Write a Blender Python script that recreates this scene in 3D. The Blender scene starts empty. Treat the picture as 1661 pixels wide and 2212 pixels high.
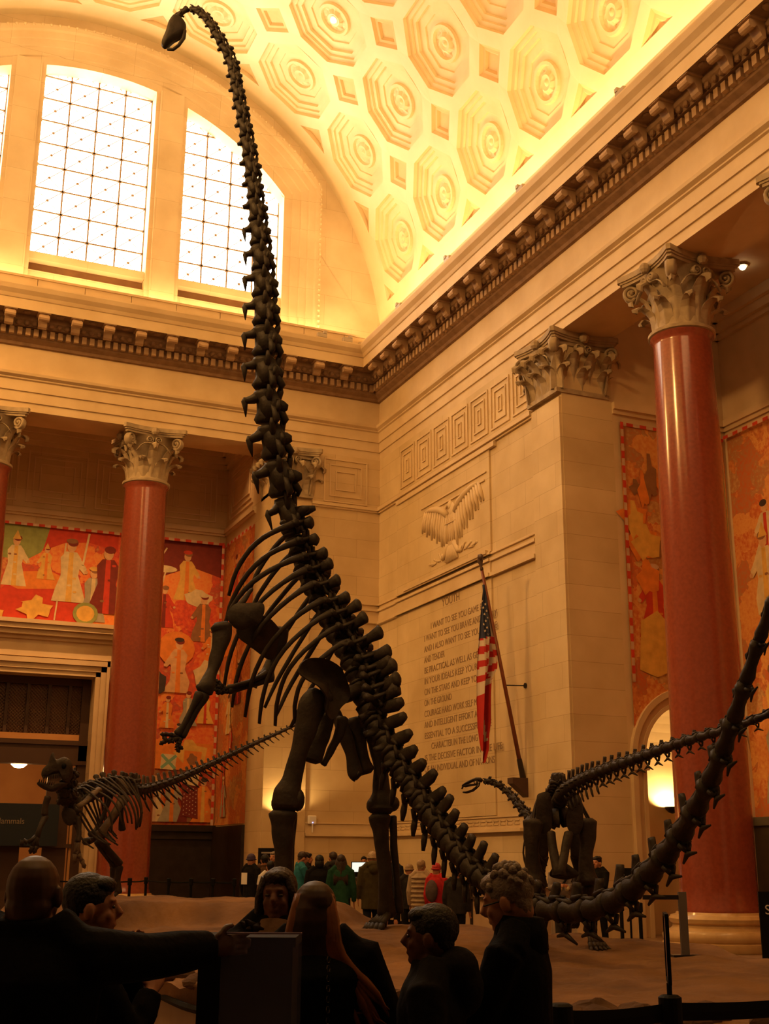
import bpy, math, random
from math import sin, cos, pi, sqrt, radians, atan2, degrees
from mathutils import Vector as V, Matrix, noise as mnoise
random.seed(7)
SC = bpy.context.scene
COL = SC.collection

# ---------------------------------------------------------------- camera
FPX = 2650.0
YAW, PIT, ROL = radians(23.47), radians(15.87), radians(.29)
CAM = V((-15.48, -36.08, 1.65))
_f = V((sin(YAW)*cos(PIT), cos(YAW)*cos(PIT), sin(PIT)))
_r = V((cos(YAW), -sin(YAW), 0)); _u = _r.cross(_f)
RT = _r*cos(ROL)+_u*sin(ROL); UP = -_r*sin(ROL)+_u*cos(ROL); FW = _f
cd = bpy.data.cameras.new('camera'); cam = bpy.data.objects.new('camera', cd); COL.objects.link(cam)
cd.sensor_fit = 'VERTICAL'; cd.sensor_height = 36; cd.lens = FPX*36/2212
cd.clip_end = 300; cd.clip_start = .05
M = Matrix((RT, UP, -FW)).transposed().to_4x4(); M.translation = CAM
cam.matrix_world = M; SC.camera = cam

def ray(px, py): return FW+RT*((px-830.5)/FPX)-UP*((py-1106)/FPX)
def at(px, py, d):
    """world point seen at a pixel, at horizontal distance d from the camera"""
    r = ray(px, py); return CAM+r*(d/math.hypot(r.x, r.y))
def onA(px, py, y=0.):
    r = ray(px, py); return CAM+r*((y-CAM.y)/r.y)
def onB(px, py, x=0.):
    r = ray(px, py); return CAM+r*((x-CAM.x)/r.x)
def onZ(px, py, z=0.):
    r = ray(px, py); return CAM+r*((z-CAM.z)/r.z)

# ---------------------------------------------------------------- scene helpers
def tag(o, label=None, cat=None, group=None, kind=None):
    if label: o['label'] = label
    if cat: o['category'] = cat
    if group: o['group'] = group
    if kind: o['kind'] = kind
    return o
def empty(name, loc, label=None, cat=None, group=None, kind=None):
    o = bpy.data.objects.new(name, None); COL.objects.link(o); o.location = loc
    o.empty_display_size = .2
    return tag(o, label, cat, group, kind)
def wloc(o):
    p = V((0, 0, 0))
    while o is not None: p = p+V(o.location); o = o.parent
    return p

class MB:
    def __init__(s): s.v = []; s.f = []; s.m = []; s.cur = 0
    def add(s, vs, fs, m=None):
        n = len(s.v); s.v += [V(p) for p in vs]; s.f += [tuple(i+n for i in f) for f in fs]
        s.m += [s.cur if m is None else m]*len(fs)
    def box(s, lo, hi, m=None):
        x0, y0, z0 = lo; x1, y1, z1 = hi
        s.add([(x0,y0,z0),(x1,y0,z0),(x1,y1,z0),(x0,y1,z0),(x0,y0,z1),(x1,y0,z1),(x1,y1,z1),(x0,y1,z1)],
              [(0,3,2,1),(4,5,6,7),(0,1,5,4),(1,2,6,5),(2,3,7,6),(3,0,4,7)], m)
    def obox(s, c, ax, ay, az, m=None):
        c = V(c); ax, ay, az = V(ax), V(ay), V(az)
        vs = [c+ax*i+ay*j+az*k for k in (-1, 1) for (i, j) in ((-1,-1),(1,-1),(1,1),(-1,1))]
        s.add(vs, [(0,3,2,1),(4,5,6,7),(0,1,5,4),(1,2,6,5),(2,3,7,6),(3,0,4,7)], m)
    def bar(s, a, b, w, h=None, up=(0,0,1), m=None):
        a, b = V(a), V(b); t = (b-a); L = t.length/2; t.normalize(); u = V(up)
        if abs(t.dot(u)) > .98: u = V((1, 0, 0))
        r = t.cross(u).normalized(); u = r.cross(t)
        s.obox((a+b)/2, t*L, r*w/2, u*(h or w)/2, m)
    def tube(s, pts, rad, n=10, L=None, cap=True, m=None):
        """rad: list of r or (ra, rb); L: fixed side vector for elliptical sections"""
        pts = [V(p) for p in pts]; rings = []; k = len(pts); prev = None
        if isinstance(rad, (int, float)): rad = [rad]*k
        for i, p in enumerate(pts):
            t = (pts[min(i+1, k-1)]-pts[max(i-1, 0)])
            if t.length < 1e-9: t = V((0, 0, 1))
            t.normalize()
            if L is not None: a = V(L)-t*t.dot(V(L))
            elif prev is None: a = t.orthogonal()
            else: a = prev-t*t.dot(prev)
            if a.length < 1e-6: a = t.orthogonal()
            a.normalize(); prev = a; b = t.cross(a)
            r = rad[i]; ra, rb = (r if isinstance(r, tuple) else (r, r))
            rings.append([p+a*cos(2*pi*j/n)*ra+b*sin(2*pi*j/n)*rb for j in range(n)])
        vs = [q for r in rings for q in r]; fs = []
        for i in range(k-1):
            for j in range(n):
                j2 = (j+1) % n; fs.append((i*n+j, i*n+j2, (i+1)*n+j2, (i+1)*n+j))
        if cap: fs.append(tuple(range(n))[::-1]); fs.append(tuple((k-1)*n+j for j in range(n)))
        s.add(vs, fs, m)
    def ball(s, c, r, n=10, ax=None, m=None):
        c = V(c); r = (r, r, r) if isinstance(r, (int, float)) else r
        X, Y, Z = ax if ax else (V((1,0,0)), V((0,1,0)), V((0,0,1)))
        vs = [c-V(Z)*r[2]]; k = max(4, n//2+1)
        for i in range(1, k):
            ph = -pi/2+pi*i/k
            for j in range(n):
                th = 2*pi*j/n; vs.append(c+V(X)*r[0]*cos(ph)*cos(th)+V(Y)*r[1]*cos(ph)*sin(th)+V(Z)*r[2]*sin(ph))
        vs.append(c+V(Z)*r[2]); fs = []
        for j in range(n): fs.append((0, 1+(j+1) % n, 1+j))
        for i in range(k-2):
            for j in range(n):
                a = 1+i*n+j; b = 1+i*n+(j+1) % n; fs.append((a, b, b+n, a+n))
        e = len(vs)-1
        for j in range(n): fs.append((e, 1+(k-2)*n+j, 1+(k-2)*n+(j+1) % n))
        s.add(vs, fs, m)
    def lathe(s, prof, c, n=32, m=None):
        c = V(c); k = len(prof)
        vs = [c+V((r*cos(2*pi*j/n), r*sin(2*pi*j/n), z)) for (r, z) in prof for j in range(n)]
        fs = [(i*n+j, i*n+(j+1) % n, (i+1)*n+(j+1) % n, (i+1)*n+j) for i in range(k-1) for j in range(n)]
        fs.append(tuple(range(n))[::-1]); fs.append(tuple((k-1)*n+j for j in range(n)))
        s.add(vs, fs, m)
    def prism(s, poly, off, m=None):
        """poly: 3-D points of a planar outline, extruded by off"""
        poly = [V(p) for p in poly]; n = len(poly); off = V(off)
        s.add(poly+[p+off for p in poly], [tuple(range(n))[::-1], tuple(range(n, 2*n))]+[(i, (i+1) % n, n+(i+1) % n, n+i) for i in range(n)], m)
    def strip(s, A, B, m=None):
        n = len(A); s.add(list(A)+list(B), [(i, i+1, n+i+1, n+i) for i in range(n-1)], m)
    def build(s, name, mat, parent=None, smooth=False, mods=None, ang=None):
        me = bpy.data.meshes.new(name)
        o = bpy.data.objects.new(name, me); COL.objects.link(o)
        off = V((0, 0, 0))
        if parent is not None: o.parent = parent; off = wloc(parent)
        me.from_pydata([tuple(p-off) for p in s.v], [], s.f)
        mats = mat if isinstance(mat, (list, tuple)) else [mat]
        for mm in mats: me.materials.append(mm)
        if len(mats) > 1: me.polygons.foreach_set('material_index', s.m)
        if smooth:
            me.polygons.foreach_set('use_smooth', [True]*len(me.polygons))
            if ang: 
                try: me.set_sharp_from_angle(angle=radians(ang))
                except Exception: pass
        me.update(); return o

def spline(pts, n):
    """Catmull-Rom through pts (Vectors of any data tuple), n samples, arc-length even"""
    P = [V(p) for p in pts]; out = []
    Q = [P[0]*2-P[1]]+P+[P[-1]*2-P[-2]]
    dense = []
    for i in range(1, len(Q)-2):
        for k in range(24):
            t = k/24; a, b, c, d = Q[i-1], Q[i], Q[i+1], Q[i+2]
            dense.append(.5*((2*b)+(c-a)*t+(2*a-5*b+4*c-d)*t*t+(3*b-a-3*c+d)*t**3))
    dense.append(P[-1]); L = [0]
    for i in range(1, len(dense)): L.append(L[-1]+(dense[i]-dense[i-1]).length)
    if n == 0: return dense, L
    j = 0
    for k in range(n):
        s = L[-1]*k/(n-1)
        while j < len(L)-2 and L[j+1] < s: j += 1
        u = (s-L[j])/max(1e-9, L[j+1]-L[j]); out.append(dense[j].lerp(dense[j+1], min(1, u)))
    return out
def copy_tree(o, parent=None):
    c = o.copy(); COL.objects.link(c)
    if parent is not None: c.parent = parent
    for ch in [x for x in o.children]: copy_tree(ch, c)
    return c

# ---------------------------------------------------------------- materials
def mat(name, col, rough=.8, metal=0., emit=None, es=0., var=None, vs=3., bump=0., bs=20., spec=.3, coat=0, detail=5, alpha=None, trans=0):
    m = bpy.data.materials.new(name); m.use_nodes = True; nt = m.node_tree; N = nt.nodes; b = N['Principled BSDF']
    b.inputs['Base Color'].default_value = (*col, 1); b.inputs['Roughness'].default_value = rough
    b.inputs['Metallic'].default_value = metal; b.inputs['Specular IOR Level'].default_value = spec
    b.inputs['Coat Weight'].default_value = coat; b.inputs['Coat Roughness'].default_value = .12
    if trans: b.inputs['Transmission Weight'].default_value = trans
    if emit: b.inputs['Emission Color'].default_value = (*emit, 1); b.inputs['Emission Strength'].default_value = es
    tc = N.new('ShaderNodeTexCoord')
    if var:
        no = N.new('ShaderNodeTexNoise'); no.inputs['Scale'].default_value = vs; no.inputs['Detail'].default_value = detail
        nt.links.new(tc.outputs['Object'], no.inputs['Vector'])
        mx = N.new('ShaderNodeMix'); mx.data_type = 'RGBA'
        mr = N.new('ShaderNodeMapRange'); mr.inputs[1].default_value = .3; mr.inputs[2].default_value = .7
        nt.links.new(no.outputs['Fac'], mr.inputs[0]); nt.links.new(mr.outputs[0], mx.inputs['Factor'])
        mx.inputs['A'].default_value = (*col, 1); mx.inputs['B'].default_value = (*var, 1)
        nt.links.new(mx.outputs['Result'], b.inputs['Base Color'])
    if bump:
        n2 = N.new('ShaderNodeTexNoise'); n2.inputs['Scale'].default_value = bs; n2.inputs['Detail'].default_value = 6
        nt.links.new(tc.outputs['Object'], n2.inputs['Vector'])
        bp = N.new('ShaderNodeBump'); bp.inputs['Strength'].default_value = bump; bp.inputs['Distance'].default_value = .02
        nt.links.new(n2.outputs['Fac'], bp.inputs['Height']); nt.links.new(bp.outputs['Normal'], b.inputs['Normal'])
    return m
def ashlar(name, c1, c2, joint, axis, bw=1.6, bh=.62, rough=.75):
    """stone blocks laid on a vertical wall; axis 0: wall runs along x, 1: along y"""
    m = mat(name, c1, rough); nt = m.node_tree; N = nt.nodes; b = N['Principled BSDF']
    tc = N.new('ShaderNodeTexCoord'); sp = N.new('ShaderNodeSeparateXYZ'); cb = N.new('ShaderNodeCombineXYZ')
    nt.links.new(tc.outputs['Object'], sp.inputs[0]); nt.links.new(sp.outputs[axis], cb.inputs[0]); nt.links.new(sp.outputs[2], cb.inputs[1])
    br = N.new('ShaderNodeTexBrick'); br.inputs['Scale'].default_value = 1; br.inputs['Brick Width'].default_value = bw; br.inputs['Row Height'].default_value = bh
    br.inputs['Mortar Size'].default_value = .006; br.inputs['Mortar Smooth'].default_value = .5
    br.inputs['Color1'].default_value = (*c1, 1); br.inputs['Color2'].default_value = (*c2, 1); br.inputs['Mortar'].default_value = (*joint, 1)
    nt.links.new(cb.outputs[0], br.inputs['Vector'])
    no = N.new('ShaderNodeTexNoise'); no.inputs['Scale'].default_value = .8; no.inputs['Detail'].default_value = 8
    nt.links.new(tc.outputs['Object'], no.inputs['Vector'])
    mx = N.new('ShaderNodeMix'); mx.data_type = 'RGBA'; mx.blend_type = 'MULTIPLY'; mx.inputs['Factor'].default_value = 1
    cr = N.new('ShaderNodeValToRGB'); cr.color_ramp.elements[0].position = .3; cr.color_ramp.elements[0].color = (.8, .76, .7, 1); cr.color_ramp.elements[1].position = .7; cr.color_ramp.elements[1].color = (1, 1, 1, 1)
    nt.links.new(no.outputs['Fac'], cr.inputs[0]); nt.links.new(br.outputs['Color'], mx.inputs['A']); nt.links.new(cr.outputs[0], mx.inputs['B'])
    nt.links.new(mx.outputs['Result'], b.inputs['Base Color'])
    return m
M_ = {}
M_['stoneA'] = ashlar('limestone_blocks_end', (.68, .52, .31), (.60, .45, .26), (.42, .30, .17), 0)
M_['stoneB'] = ashlar('limestone_blocks_side', (.70, .55, .33), (.62, .48, .28), (.42, .30, .17), 1)
M_['lunette'] = ashlar('lunette_stone', (.72, .58, .38), (.66, .52, .33), (.5, .37, .22), 0, 2., 1.1)
M_['stone'] = mat('limestone', (.68, .53, .33), .75, var=(.58, .43, .25), vs=1.2)
M_['carved'] = mat('carved_limestone', (.44, .34, .22), .8, var=(.30, .23, .15), vs=5)
M_['plaster'] = mat('vault_plaster', (.80, .70, .48), .85, var=(.72, .60, .38), vs=.7)
M_['coffer'] = mat('coffer_plaster', (.80, .66, .42), .85, var=(.73, .58, .34), vs=1.5)  # warm light bouncing in the coffers is put into the colour
M_['coffer2'] = mat('coffer_inset', (.72, .52, .27), .85, var=(.66, .46, .23), vs=2)  # darker copy; shade of the diamond recesses put into the colour
M_['marble'] = mat('red_marble', (.30, .065, .034), .2, var=(.24, .052, .028), vs=14, coat=.5, detail=9)
M_['grime_shade'] = mat('grimy_shaded_cornice_stone', (.30, .185, .11), .85, var=(.20, .12, .07), vs=4)  # grime and the shade under the cornice, both put into this brown
M_['dentil'] = mat('dentil_stone', (.46, .31, .19), .85, var=(.34, .22, .13), vs=5)  # lighter brown with the same grime and soffit shade in the colour
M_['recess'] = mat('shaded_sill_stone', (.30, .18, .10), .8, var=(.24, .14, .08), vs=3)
M_['goldstone'] = mat('polished_yellow_marble', (.62, .42, .20), .3, var=(.5, .32, .14), vs=4, coat=.3)
M_['base_floor'] = mat('terrazzo_floor', (.26, .17, .11), .35, var=(.2, .13, .08), vs=2)
M_['darkwood'] = mat('dark_wood', (.035, .022, .015), .45, var=(.02, .012, .008), vs=4)
M_['black'] = mat('black_paint', (.006, .006, .006), .65, spec=.12)
M_['iron'] = mat('window_iron', (.32, .22, .14), .6)
M_['fix'] = mat('lamp_housing', (.4, .33, .25), .5)
M_['white'] = mat('white_plastic', (.75, .72, .68), .4)
M_['glass_day'] = mat('daylit_glass', (.9, .88, .85), .4, emit=(1, .86, .66), es=14)
M_['lampglow'] = mat('lamp_glass', (.9, .8, .6), .4, emit=(1, .78, .42), es=14)
M_['led'] = mat('blue_led', (.3, .3, .9), .4, emit=(.3, .35, 1), es=3)
M_['screen'] = mat('screen_glow', (.7, .8, .8), .4, emit=(.8, .95, .9), es=.9)
# ================================================================ THE HALL
CX, ZC, RV = -10.1, 18.5, 10.1           # vault axis x, springing height, radius
YEND = -34.0
def S(name): return name
# floor
b = MB(); b.box((-24, -40, -.2), (9, 9, 0)); tag(b.build('floor', M_['base_floor']), kind='structure')

# ---- entablature swept along wall A (y=0) and wall B (x=0), mitred in the corner
def sweep(prof, name, mt, parent=None, xa=-20.2, yb=YEND):
    b = MB(); k = len(prof)
    A = [V((xa, -p, z)) for p, z in prof]; Cn = [V((-p, -p, z)) for p, z in prof]; Bq = [V((-p, yb, z)) for p, z in prof]
    b.strip(A, Cn); b.strip(Cn, Bq)
    return b.build(name, mt, parent)
ent = empty('trim_1', (0, 0, 14.6), kind='structure')
sweep([(-1.3, 14.6), (0, 14.6), (0, 14.86), (.04, 14.87), (.04, 15.19), (.08, 15.2), (.08, 15.53), (.13, 15.56), (.13, 15.6), (.22, 15.66), (.24, 15.74), (.04, 15.76)], 'architrave', M_['stone'], ent)
sweep([(.04, 15.76), (.04, 16.62)], 'frieze', M_['stone'], ent)
sweep([(.04, 16.62), (.12, 16.64), (.16, 16.72), (.3, 16.8), (.32, 16.84), (.34, 16.85), (.34, 17.1), (.5, 17.12), (.52, 17.2), (.62, 17.28), (.66, 17.42), (1.06, 17.42)], 'bed_moulding', M_['grime_shade'], ent)
sweep([(1.06, 17.42), (1.07, 17.4), (1.07, 17.72), (1.1, 17.74), (1.14, 17.84), (1.24, 17.95), (1.28, 18.08), (1.28, 18.12), (0, 18.16)], 'cornice', M_['stone'], ent)
b = MB()                                             # dentils: one carved course
x = -20.0
while x < -.5: b.box((x, -.46, 16.86), (x+.14, -.33, 17.08)); x += .24
y = -.5
while y > YEND+.2: b.box((-.46, y-.14, 16.86), (-.33, y, 17.08)); y -= .24
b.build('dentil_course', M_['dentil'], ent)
# egg-and-dart course above the dentils
b = MB(); x = -20.
while x < -.7: b.ball((x, -.56, 17.2), (.09, .07, .08), 6); x += .24
y = -.7
while y > YEND+.2: b.ball((-.56, y, 17.2), (.07, .09, .08), 6); y -= .24
b.build('egg_course', M_['grime_shade'], ent)
def modillion(out, side):
    """scroll bracket profile in (out, z), width along side"""
    b = MB(); w = .125
    prof = [(.0, .02), (.36, .02), (.40, -.04), (.40, -.14), (.36, -.2), (.30, -.2), (.26, -.13), (.2, -.12), (.14, -.2), (.1, -.3), (.04, -.34), (0, -.34)]
    b.prism([V((0, 0, z))+V(out)*p-V(side)*w for p, z in prof], V(side)*2*w)
    b.tube([V(out)*.34+V((0, 0, -.11))-V(side)*.155, V(out)*.34+V((0, 0, -.11))+V(side)*.155], .095, 10)
    b.prism([V((0, 0, .02))+V(out)*p+V(side)*q for p, q in ((0, -.19), (.42, -.19), (.42, .19), (0, .19))], (0, 0, .05))
    return b
first = None
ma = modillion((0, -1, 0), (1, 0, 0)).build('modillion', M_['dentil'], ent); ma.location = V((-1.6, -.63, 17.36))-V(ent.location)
ma.data.transform(Matrix.Translation(ent.location))
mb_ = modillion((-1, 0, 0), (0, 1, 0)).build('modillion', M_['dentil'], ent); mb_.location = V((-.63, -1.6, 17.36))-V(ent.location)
mb_.data.transform(Matrix.Translation(ent.location))
for i in range(1, 19):
    c = ma.copy(); COL.objects.link(c); c.location.x = ma.location.x-i*.98
for i in range(1, 32):
    c = mb_.copy(); COL.objects.link(c); c.location.y = mb_.location.y-i*.98
# rosette caissons between the modillions
b = MB()
for i in range(19): b.ball((-1.6-(i-.5)*.98, -.86, 17.42), (.13, .13, .05), 8)
for i in range(31): b.ball((-.86, -1.6-(i-.5)*.98, 17.42), (.13, .13, .05), 8)
b.build('rosette_course', M_['grime_shade'], ent)
# parapet on the end wall, with block joints
b = MB(); x = -20.2
while x < -1.2:
    b.box((x+.008, -1.0, 18.13), (min(x+1.42, -1.0)-.008, -.8, 18.5)); x += 1.42
b.box((-20.2, -1.04, 18.46), (-1.0, -.75, 18.53))
tag(b.build('trim_2', M_['stone']), kind='structure')

# ---- end wall (A)
wl = empty('wall_back', (0, 0, 0), kind='structure')
b = MB()
b.box((-3.8, 0, 0), (0, 1.5, 14.6)); b.box((-20.2, 0, 0), (-16.4, 1.5, 14.6))
b.build('wall_masonry', M_['stoneA'], wl)
b = MB(); b.box((-2.42, -.07, 0), (-3.78, -.0, 12.85)); b.box((-17.75, -.07, 0), (-16.42, 0, 12.85)); b.build('pilaster_strip', M_['stoneA'], wl)
b = MB(); b.box((-20.2, .1, 14.62), (0, 1.3, 18.14)); b.build('beam', M_['stone'], wl)
b = MB()
for (z0, z1, p) in ((12.74, 12.8, .05), (12.8, 12.9, .1), (9.02, 9.1, .1), (9.1, 9.42, .03), (9.42, 9.5, .09), (9.62, 9.68, .06), (2.36, 2.44, .1), (2.44, 2.72, .03), (2.72, 2.76, .06)):
    b.box((-2.4, -p, z0), (0, .02, z1))
def greek(b, fr, u0, u1, z0, z1, d=.035):
    """nested rectangular panel; fr maps (u, z, out) to world"""
    for k, w in ((0, .05), (.2, .04), (.42, .035)):
        a0, a1, c0, c1 = u0+k, u1-k, z0+k, z1-k
        if a1-a0 < .12 or c1-c0 < .12: break
        for (p0, p1, q0, q1) in ((a0, a1, c0, c0+w), (a0, a1, c1-w, c1), (a0, a0+w, c0+w, c1-w), (a1-w, a1, c0+w, c1-w)):
            pts = [fr(p0, q0, 0), fr(p1, q0, 0), fr(p1, q1, 0), fr(p0, q1, 0)]
            b.prism(pts, fr(0, 0, d)-fr(0, 0, 0))
greek(b, lambda u, z, o: V((u, -o, z)), -2.0, -.45, 12.95, 14.45)
b.build('moulding', M_['stone'], wl)

# ---- side wall (B)
wr = empty('wall_right', (0, 0, 0), kind='structure')
b = MB(); b.box((0, -11.5, 0), (1.48, 0, 14.6)); b.build('wall_masonry', M_['stoneB'], wr)
b = MB(); b.box((.08, YEND, 14.62), (1.48, 0, 18.14)); b.build('beam', M_['stone'], wr)
b = MB(); b.box((-.07, -11.48, 0), (0, -10.12, 12.85)); b.build('pilaster_strip', M_['stoneB'], wr)
b = MB(); b.box((-.05, -7.75, 2.78), (0, -1.55, 9.05)); b.box((-.05, -7.75, 9.7), (0, -1.55, 12.72)); b.build('panel', M_['stoneB'], wr)
b = MB()
def bandB(z0, z1, p, y0=-10.1, y1=0): b.box((-p, y0, z0), (.02, y1, z1))
for (z0, z1, p) in ((12.74, 12.8, .06), (12.8, 12.92, .12)): bandB(z0, z1, p)
bandB(12.6, 12.74, .1, -8.1, -1.55)
for (z0, z1, p) in ((9.0, 9.1, .1), (9.1, 9.42, .03), (9.42, 9.5, .09), (9.62, 9.68, .05)):
    bandB(z0, z1, p); bandB(z0, z1, p+.05, -7.75, -1.55)
bandB(9.66, 9.76, .14, -7.6, -2.2)
for (z0, z1, p) in ((2.36, 2.44, .12), (2.44, 2.72, .03), (2.72, 2.76, .06)): bandB(z0, z1, p, -9.1)
fB = lambda u, z, o: V((-o, u, z))
for i in range(7): greek(b, fB, -1.75-i*1.22-1.05, -1.75-i*1.22, 13.1, 14.4)
# two thin mouldings above the carved bird
b.box((-.09, -7.6, 11.98), (-.04, -3.4, 12.02)); b.box((-.09, -7.5, 11.76), (-.04, -3.6, 11.8))
# meander along the low band
for i in range(24):
    y = -.4-i*.36; b.box((-.05, y-.26, 2.53), (-.02, y, 2.56)); b.box((-.05, y-.26, 2.62), (-.02, y, 2.65)); b.box((-.05, y-.03, 2.53), (-.02, y, 2.65))
b.build('moulding', M_['stone'], wr)

# inscription cut into the panel
M_['cut'] = mat('cut_lettering', (.27, .18, .11), .9)
def letters(name, s, size, mt, parent, origin, udir, vdir, align='LEFT', depth=.01, width=None):
    cu = bpy.data.curves.new(name, 'FONT'); cu.body = s; cu.size = size; cu.extrude = depth; cu.align_x = align
    if width: cu.space_character = 1.0
    tmp = bpy.data.objects.new(name, cu); COL.objects.link(tmp)
    bpy.context.view_layer.update()
    dg = bpy.context.evaluated_depsgraph_get()
    me = bpy.data.meshes.new_from_object(tmp.evaluated_get(dg)); bpy.data.objects.remove(tmp)
    xs = [v.co.x for v in me.vertices]; sc = 1
    if width: sc = width/(max(xs)-min(xs))
    u, v_ = V(udir), V(vdir); w = u.cross(v_)
    off = wloc(parent) if parent else V((0, 0, 0))
    for q in me.vertices: q.co = V(origin)-off+u*(q.co.x*sc)+v_*q.co.y+w*q.co.z
    me.materials.clear(); me.materials.append(mt)
    o = bpy.data.objects.new(name, me); COL.objects.link(o)
    if parent: o.parent = parent
    return o
LINES = ['YOUTH', 'I WANT TO SEE YOU GAME BOYS', 'I WANT TO SEE YOU BRAVE AND MANLY', 'AND I ALSO WANT TO SEE YOU GENTLE', 'AND TENDER', 'BE PRACTICAL AS WELL AS GENEROUS', 'IN YOUR IDEALS KEEP YOUR EYES', 'ON THE STARS AND KEEP YOUR FEET', 'ON THE GROUND', 'COURAGE HARD WORK SELF MASTERY', 'AND INTELLIGENT EFFORT ARE ALL', 'ESSENTIAL TO A SUCCESSFUL LIFE', 'CHARACTER IN THE LONG RUN', 'IS THE DECISIVE FACTOR IN THE LIFE', 'OF AN INDIVIDUAL AND OF NATIONS']
for i, s in enumerate(LINES):
    if i == 0: z, y0, sz = 8.72, -4.75, .33
    else: z, y0, sz = 8.2-(i-1)*.316, -3.55, .26
    if i in (1, 12): y0 = -4.0
    wd = None if i == 0 else len(s)*.135
    letters('inscription_line', s, sz, M_['cut'], wr, (-.052, y0, z), (0, -1, 0), (0, 0, 1), 'LEFT', .006, wd)

# carved eagle in low relief on the panel above the inscription
eg = MB(); ec = V((-.045, -5.45, 10.95))
def EP(u, z, o=0): return ec+V((-o, -u, z))
def blob(c, ru, rz, d=.1, n=14): eg.ball(EP(c[0], c[1]), (d, ru, rz), n)
blob((0, -.05), .40, .60, .07); blob((0, .5), .2, .25, .06)
blob((-.08, .68), .13, .15, .09); eg.tube([EP(-.16, .70, .05), EP(-.28, .67, .05), EP(-.31, .60, .04)], [.05, .035, .015], 8)
for sgn in (-1, 1):
    top = [(.25, .40), (.55, .62), (.95, .76), (1.35, .84), (1.7, .86)]
    eg.tube([EP(sgn*u, z, .02) for u, z in top], [.10, .12, .11, .09, .05], 8)
    for k in range(11):                                  # long feathers hang from the arm of the wing
        t = k/10; q = t*(len(top)-1); i_ = min(int(q), 3); f_ = q-i_; u0 = top[i_][0]+(top[i_+1][0]-top[i_][0])*f_; z0 = top[i_][1]+(top[i_+1][1]-top[i_][1])*f_
        ln = 1.05-.45*t*t-.1*(k % 2); eg.tube([EP(sgn*u0, z0, .02), EP(sgn*(u0+.10+.05*t), z0-ln*.55, .03), EP(sgn*(u0+.12+.16*t), z0-ln, .015)], [.06, .075, .03], 6)
    eg.tube([EP(sgn*.2, -.5, .03), EP(sgn*.42, -.8, .04), EP(sgn*.62, -.84, .03)], [.09, .07, .045], 8)
    for k in range(6): eg.tube([EP(sgn*(.5+.13*k), -.86, .02), EP(sgn*(.62+.17*k), -.72-.04*k+.1*(k % 2), .02)], [.025, .035], 5); eg.ball(EP(sgn*(.66+.17*k), -.70-.04*k+.1*(k % 2)), (.03, .07, .05), 6)
for k in range(-3, 4): eg.tube([EP(k*.05, -.55, .03), EP(k*.12, -1.0, .02)], [.05, .06], 6)
for k in range(-2, 3): eg.tube([EP(k*.12, .25, .065), EP(k*.11, -.42, .06)], .016, 5)
eg.tube([EP(-.34, .12, .07), EP(.34, .12, .07)], .02, 5)
eg.build('eagle_relief', M_['stone'], wr, smooth=True)

# ---- lunette of the end wall
def outline(Rr, zc, half, zb, n=64):
    """stilted arch: jambs at +-half, arc radius Rr about (CX, zc)"""
    zt = zc+sqrt(max(0, Rr*Rr-half*half)) if half < Rr else zc
    a0 = atan2(zt-zc, half if half < Rr else Rr); h = min(half, Rr)
    pts = [(CX+h, zb+(zt-zb)*k/8) for k in range(8)]
    for k in range(n+1):
        a = a0+(pi-2*a0)*k/n; pts.append((CX+Rr*cos(a), zc+Rr*sin(a)))
    pts += [(CX-h, zb+(zt-zb)*(7-k)/8) for k in range(8)]
    return pts
inner = outline(8.31, 18.4, 6.42, 18.1)
outer = outline(10.25, 18.5, 99, 18.1)
wu = empty('wall_upper', (CX, 0, 18.1), kind='structure')
b = MB(); b.strip([V((x, 0, z)) for x, z in inner], [V((x, 0, z)) for x, z in outer])
b.strip([V((x, .0, z)) for x, z in inner], [V((x, .9, z)) for x, z in inner])
b.build('lunette_stonework', M_['lunette'], wu)
mold = outline(9.72, 18.4, 7.76, 18.1)
b = MB(); fr_ = [(0, -.0), (0, -.1), (.2, -.1), (.22, -.15), (.42, -.15), (.44, -.19), (.62, -.19), (.64, -.24), (.8, -.24), (.84, -.3), (.96, -.32), (1, -.2), (1, 0)]
rows = [[V((i[0]+(m_[0]-i[0])*f, y, i[1]+(m_[1]-i[1])*f)) for i, m_ in zip(inner, mold)] for f, y in fr_]
for r0, r1 in zip(rows, rows[1:]): b.strip(r0, r1)
for k in range(len(mold)-1):                             # bead course on the outer moulding
    p, q = mold[k], mold[k+1]; L = math.hypot(q[0]-p[0], q[1]-p[1]); n = max(1, int(L/.18))
    for j in range(n):
        u = (j+.5)/n; x, z = p[0]+(q[0]-p[0])*u, p[1]+(q[1]-p[1])*u
        dx, dz = CX-x, 18.4-z; l = math.hypot(dx, dz); b.ball((x+dx/l*.08, -.32, z+dz/l*.08), .055, 5)
b.build('arch_moulding', M_['lunette'], wu)
b = MB()
for s_ in (1, -1):
    x0, x1 = (CX+1.81, CX+2.89) if s_ > 0 else (CX-2.89, CX-1.81)
    zt = 18.4+sqrt(8.31**2-1.8**2)
    b.box((x0, -.12, 18.1), (x1, .75, 26.6)); b.box((x0+.14, -.2, 18.1), (x1-.14, -.1, 26.55))
    b.box((x0, .0, 26.5), (x1, .75, zt+.1)); 
b.box((CX-6.42, .02, 18.1), (CX+6.42, .75, 19.25))
b.build('window_pier', M_['lunette'], wu)
b = MB()
for (x0, x1) in ((CX-1.8, CX+1.8), (CX+2.9, CX+6.42), (CX-6.42, CX-2.9)):
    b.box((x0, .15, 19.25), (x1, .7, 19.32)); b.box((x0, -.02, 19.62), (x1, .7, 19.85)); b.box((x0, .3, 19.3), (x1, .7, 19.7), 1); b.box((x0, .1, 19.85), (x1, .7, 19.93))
b.build('window_sill', [M_['lunette'], M_['recess']], wu)
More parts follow.
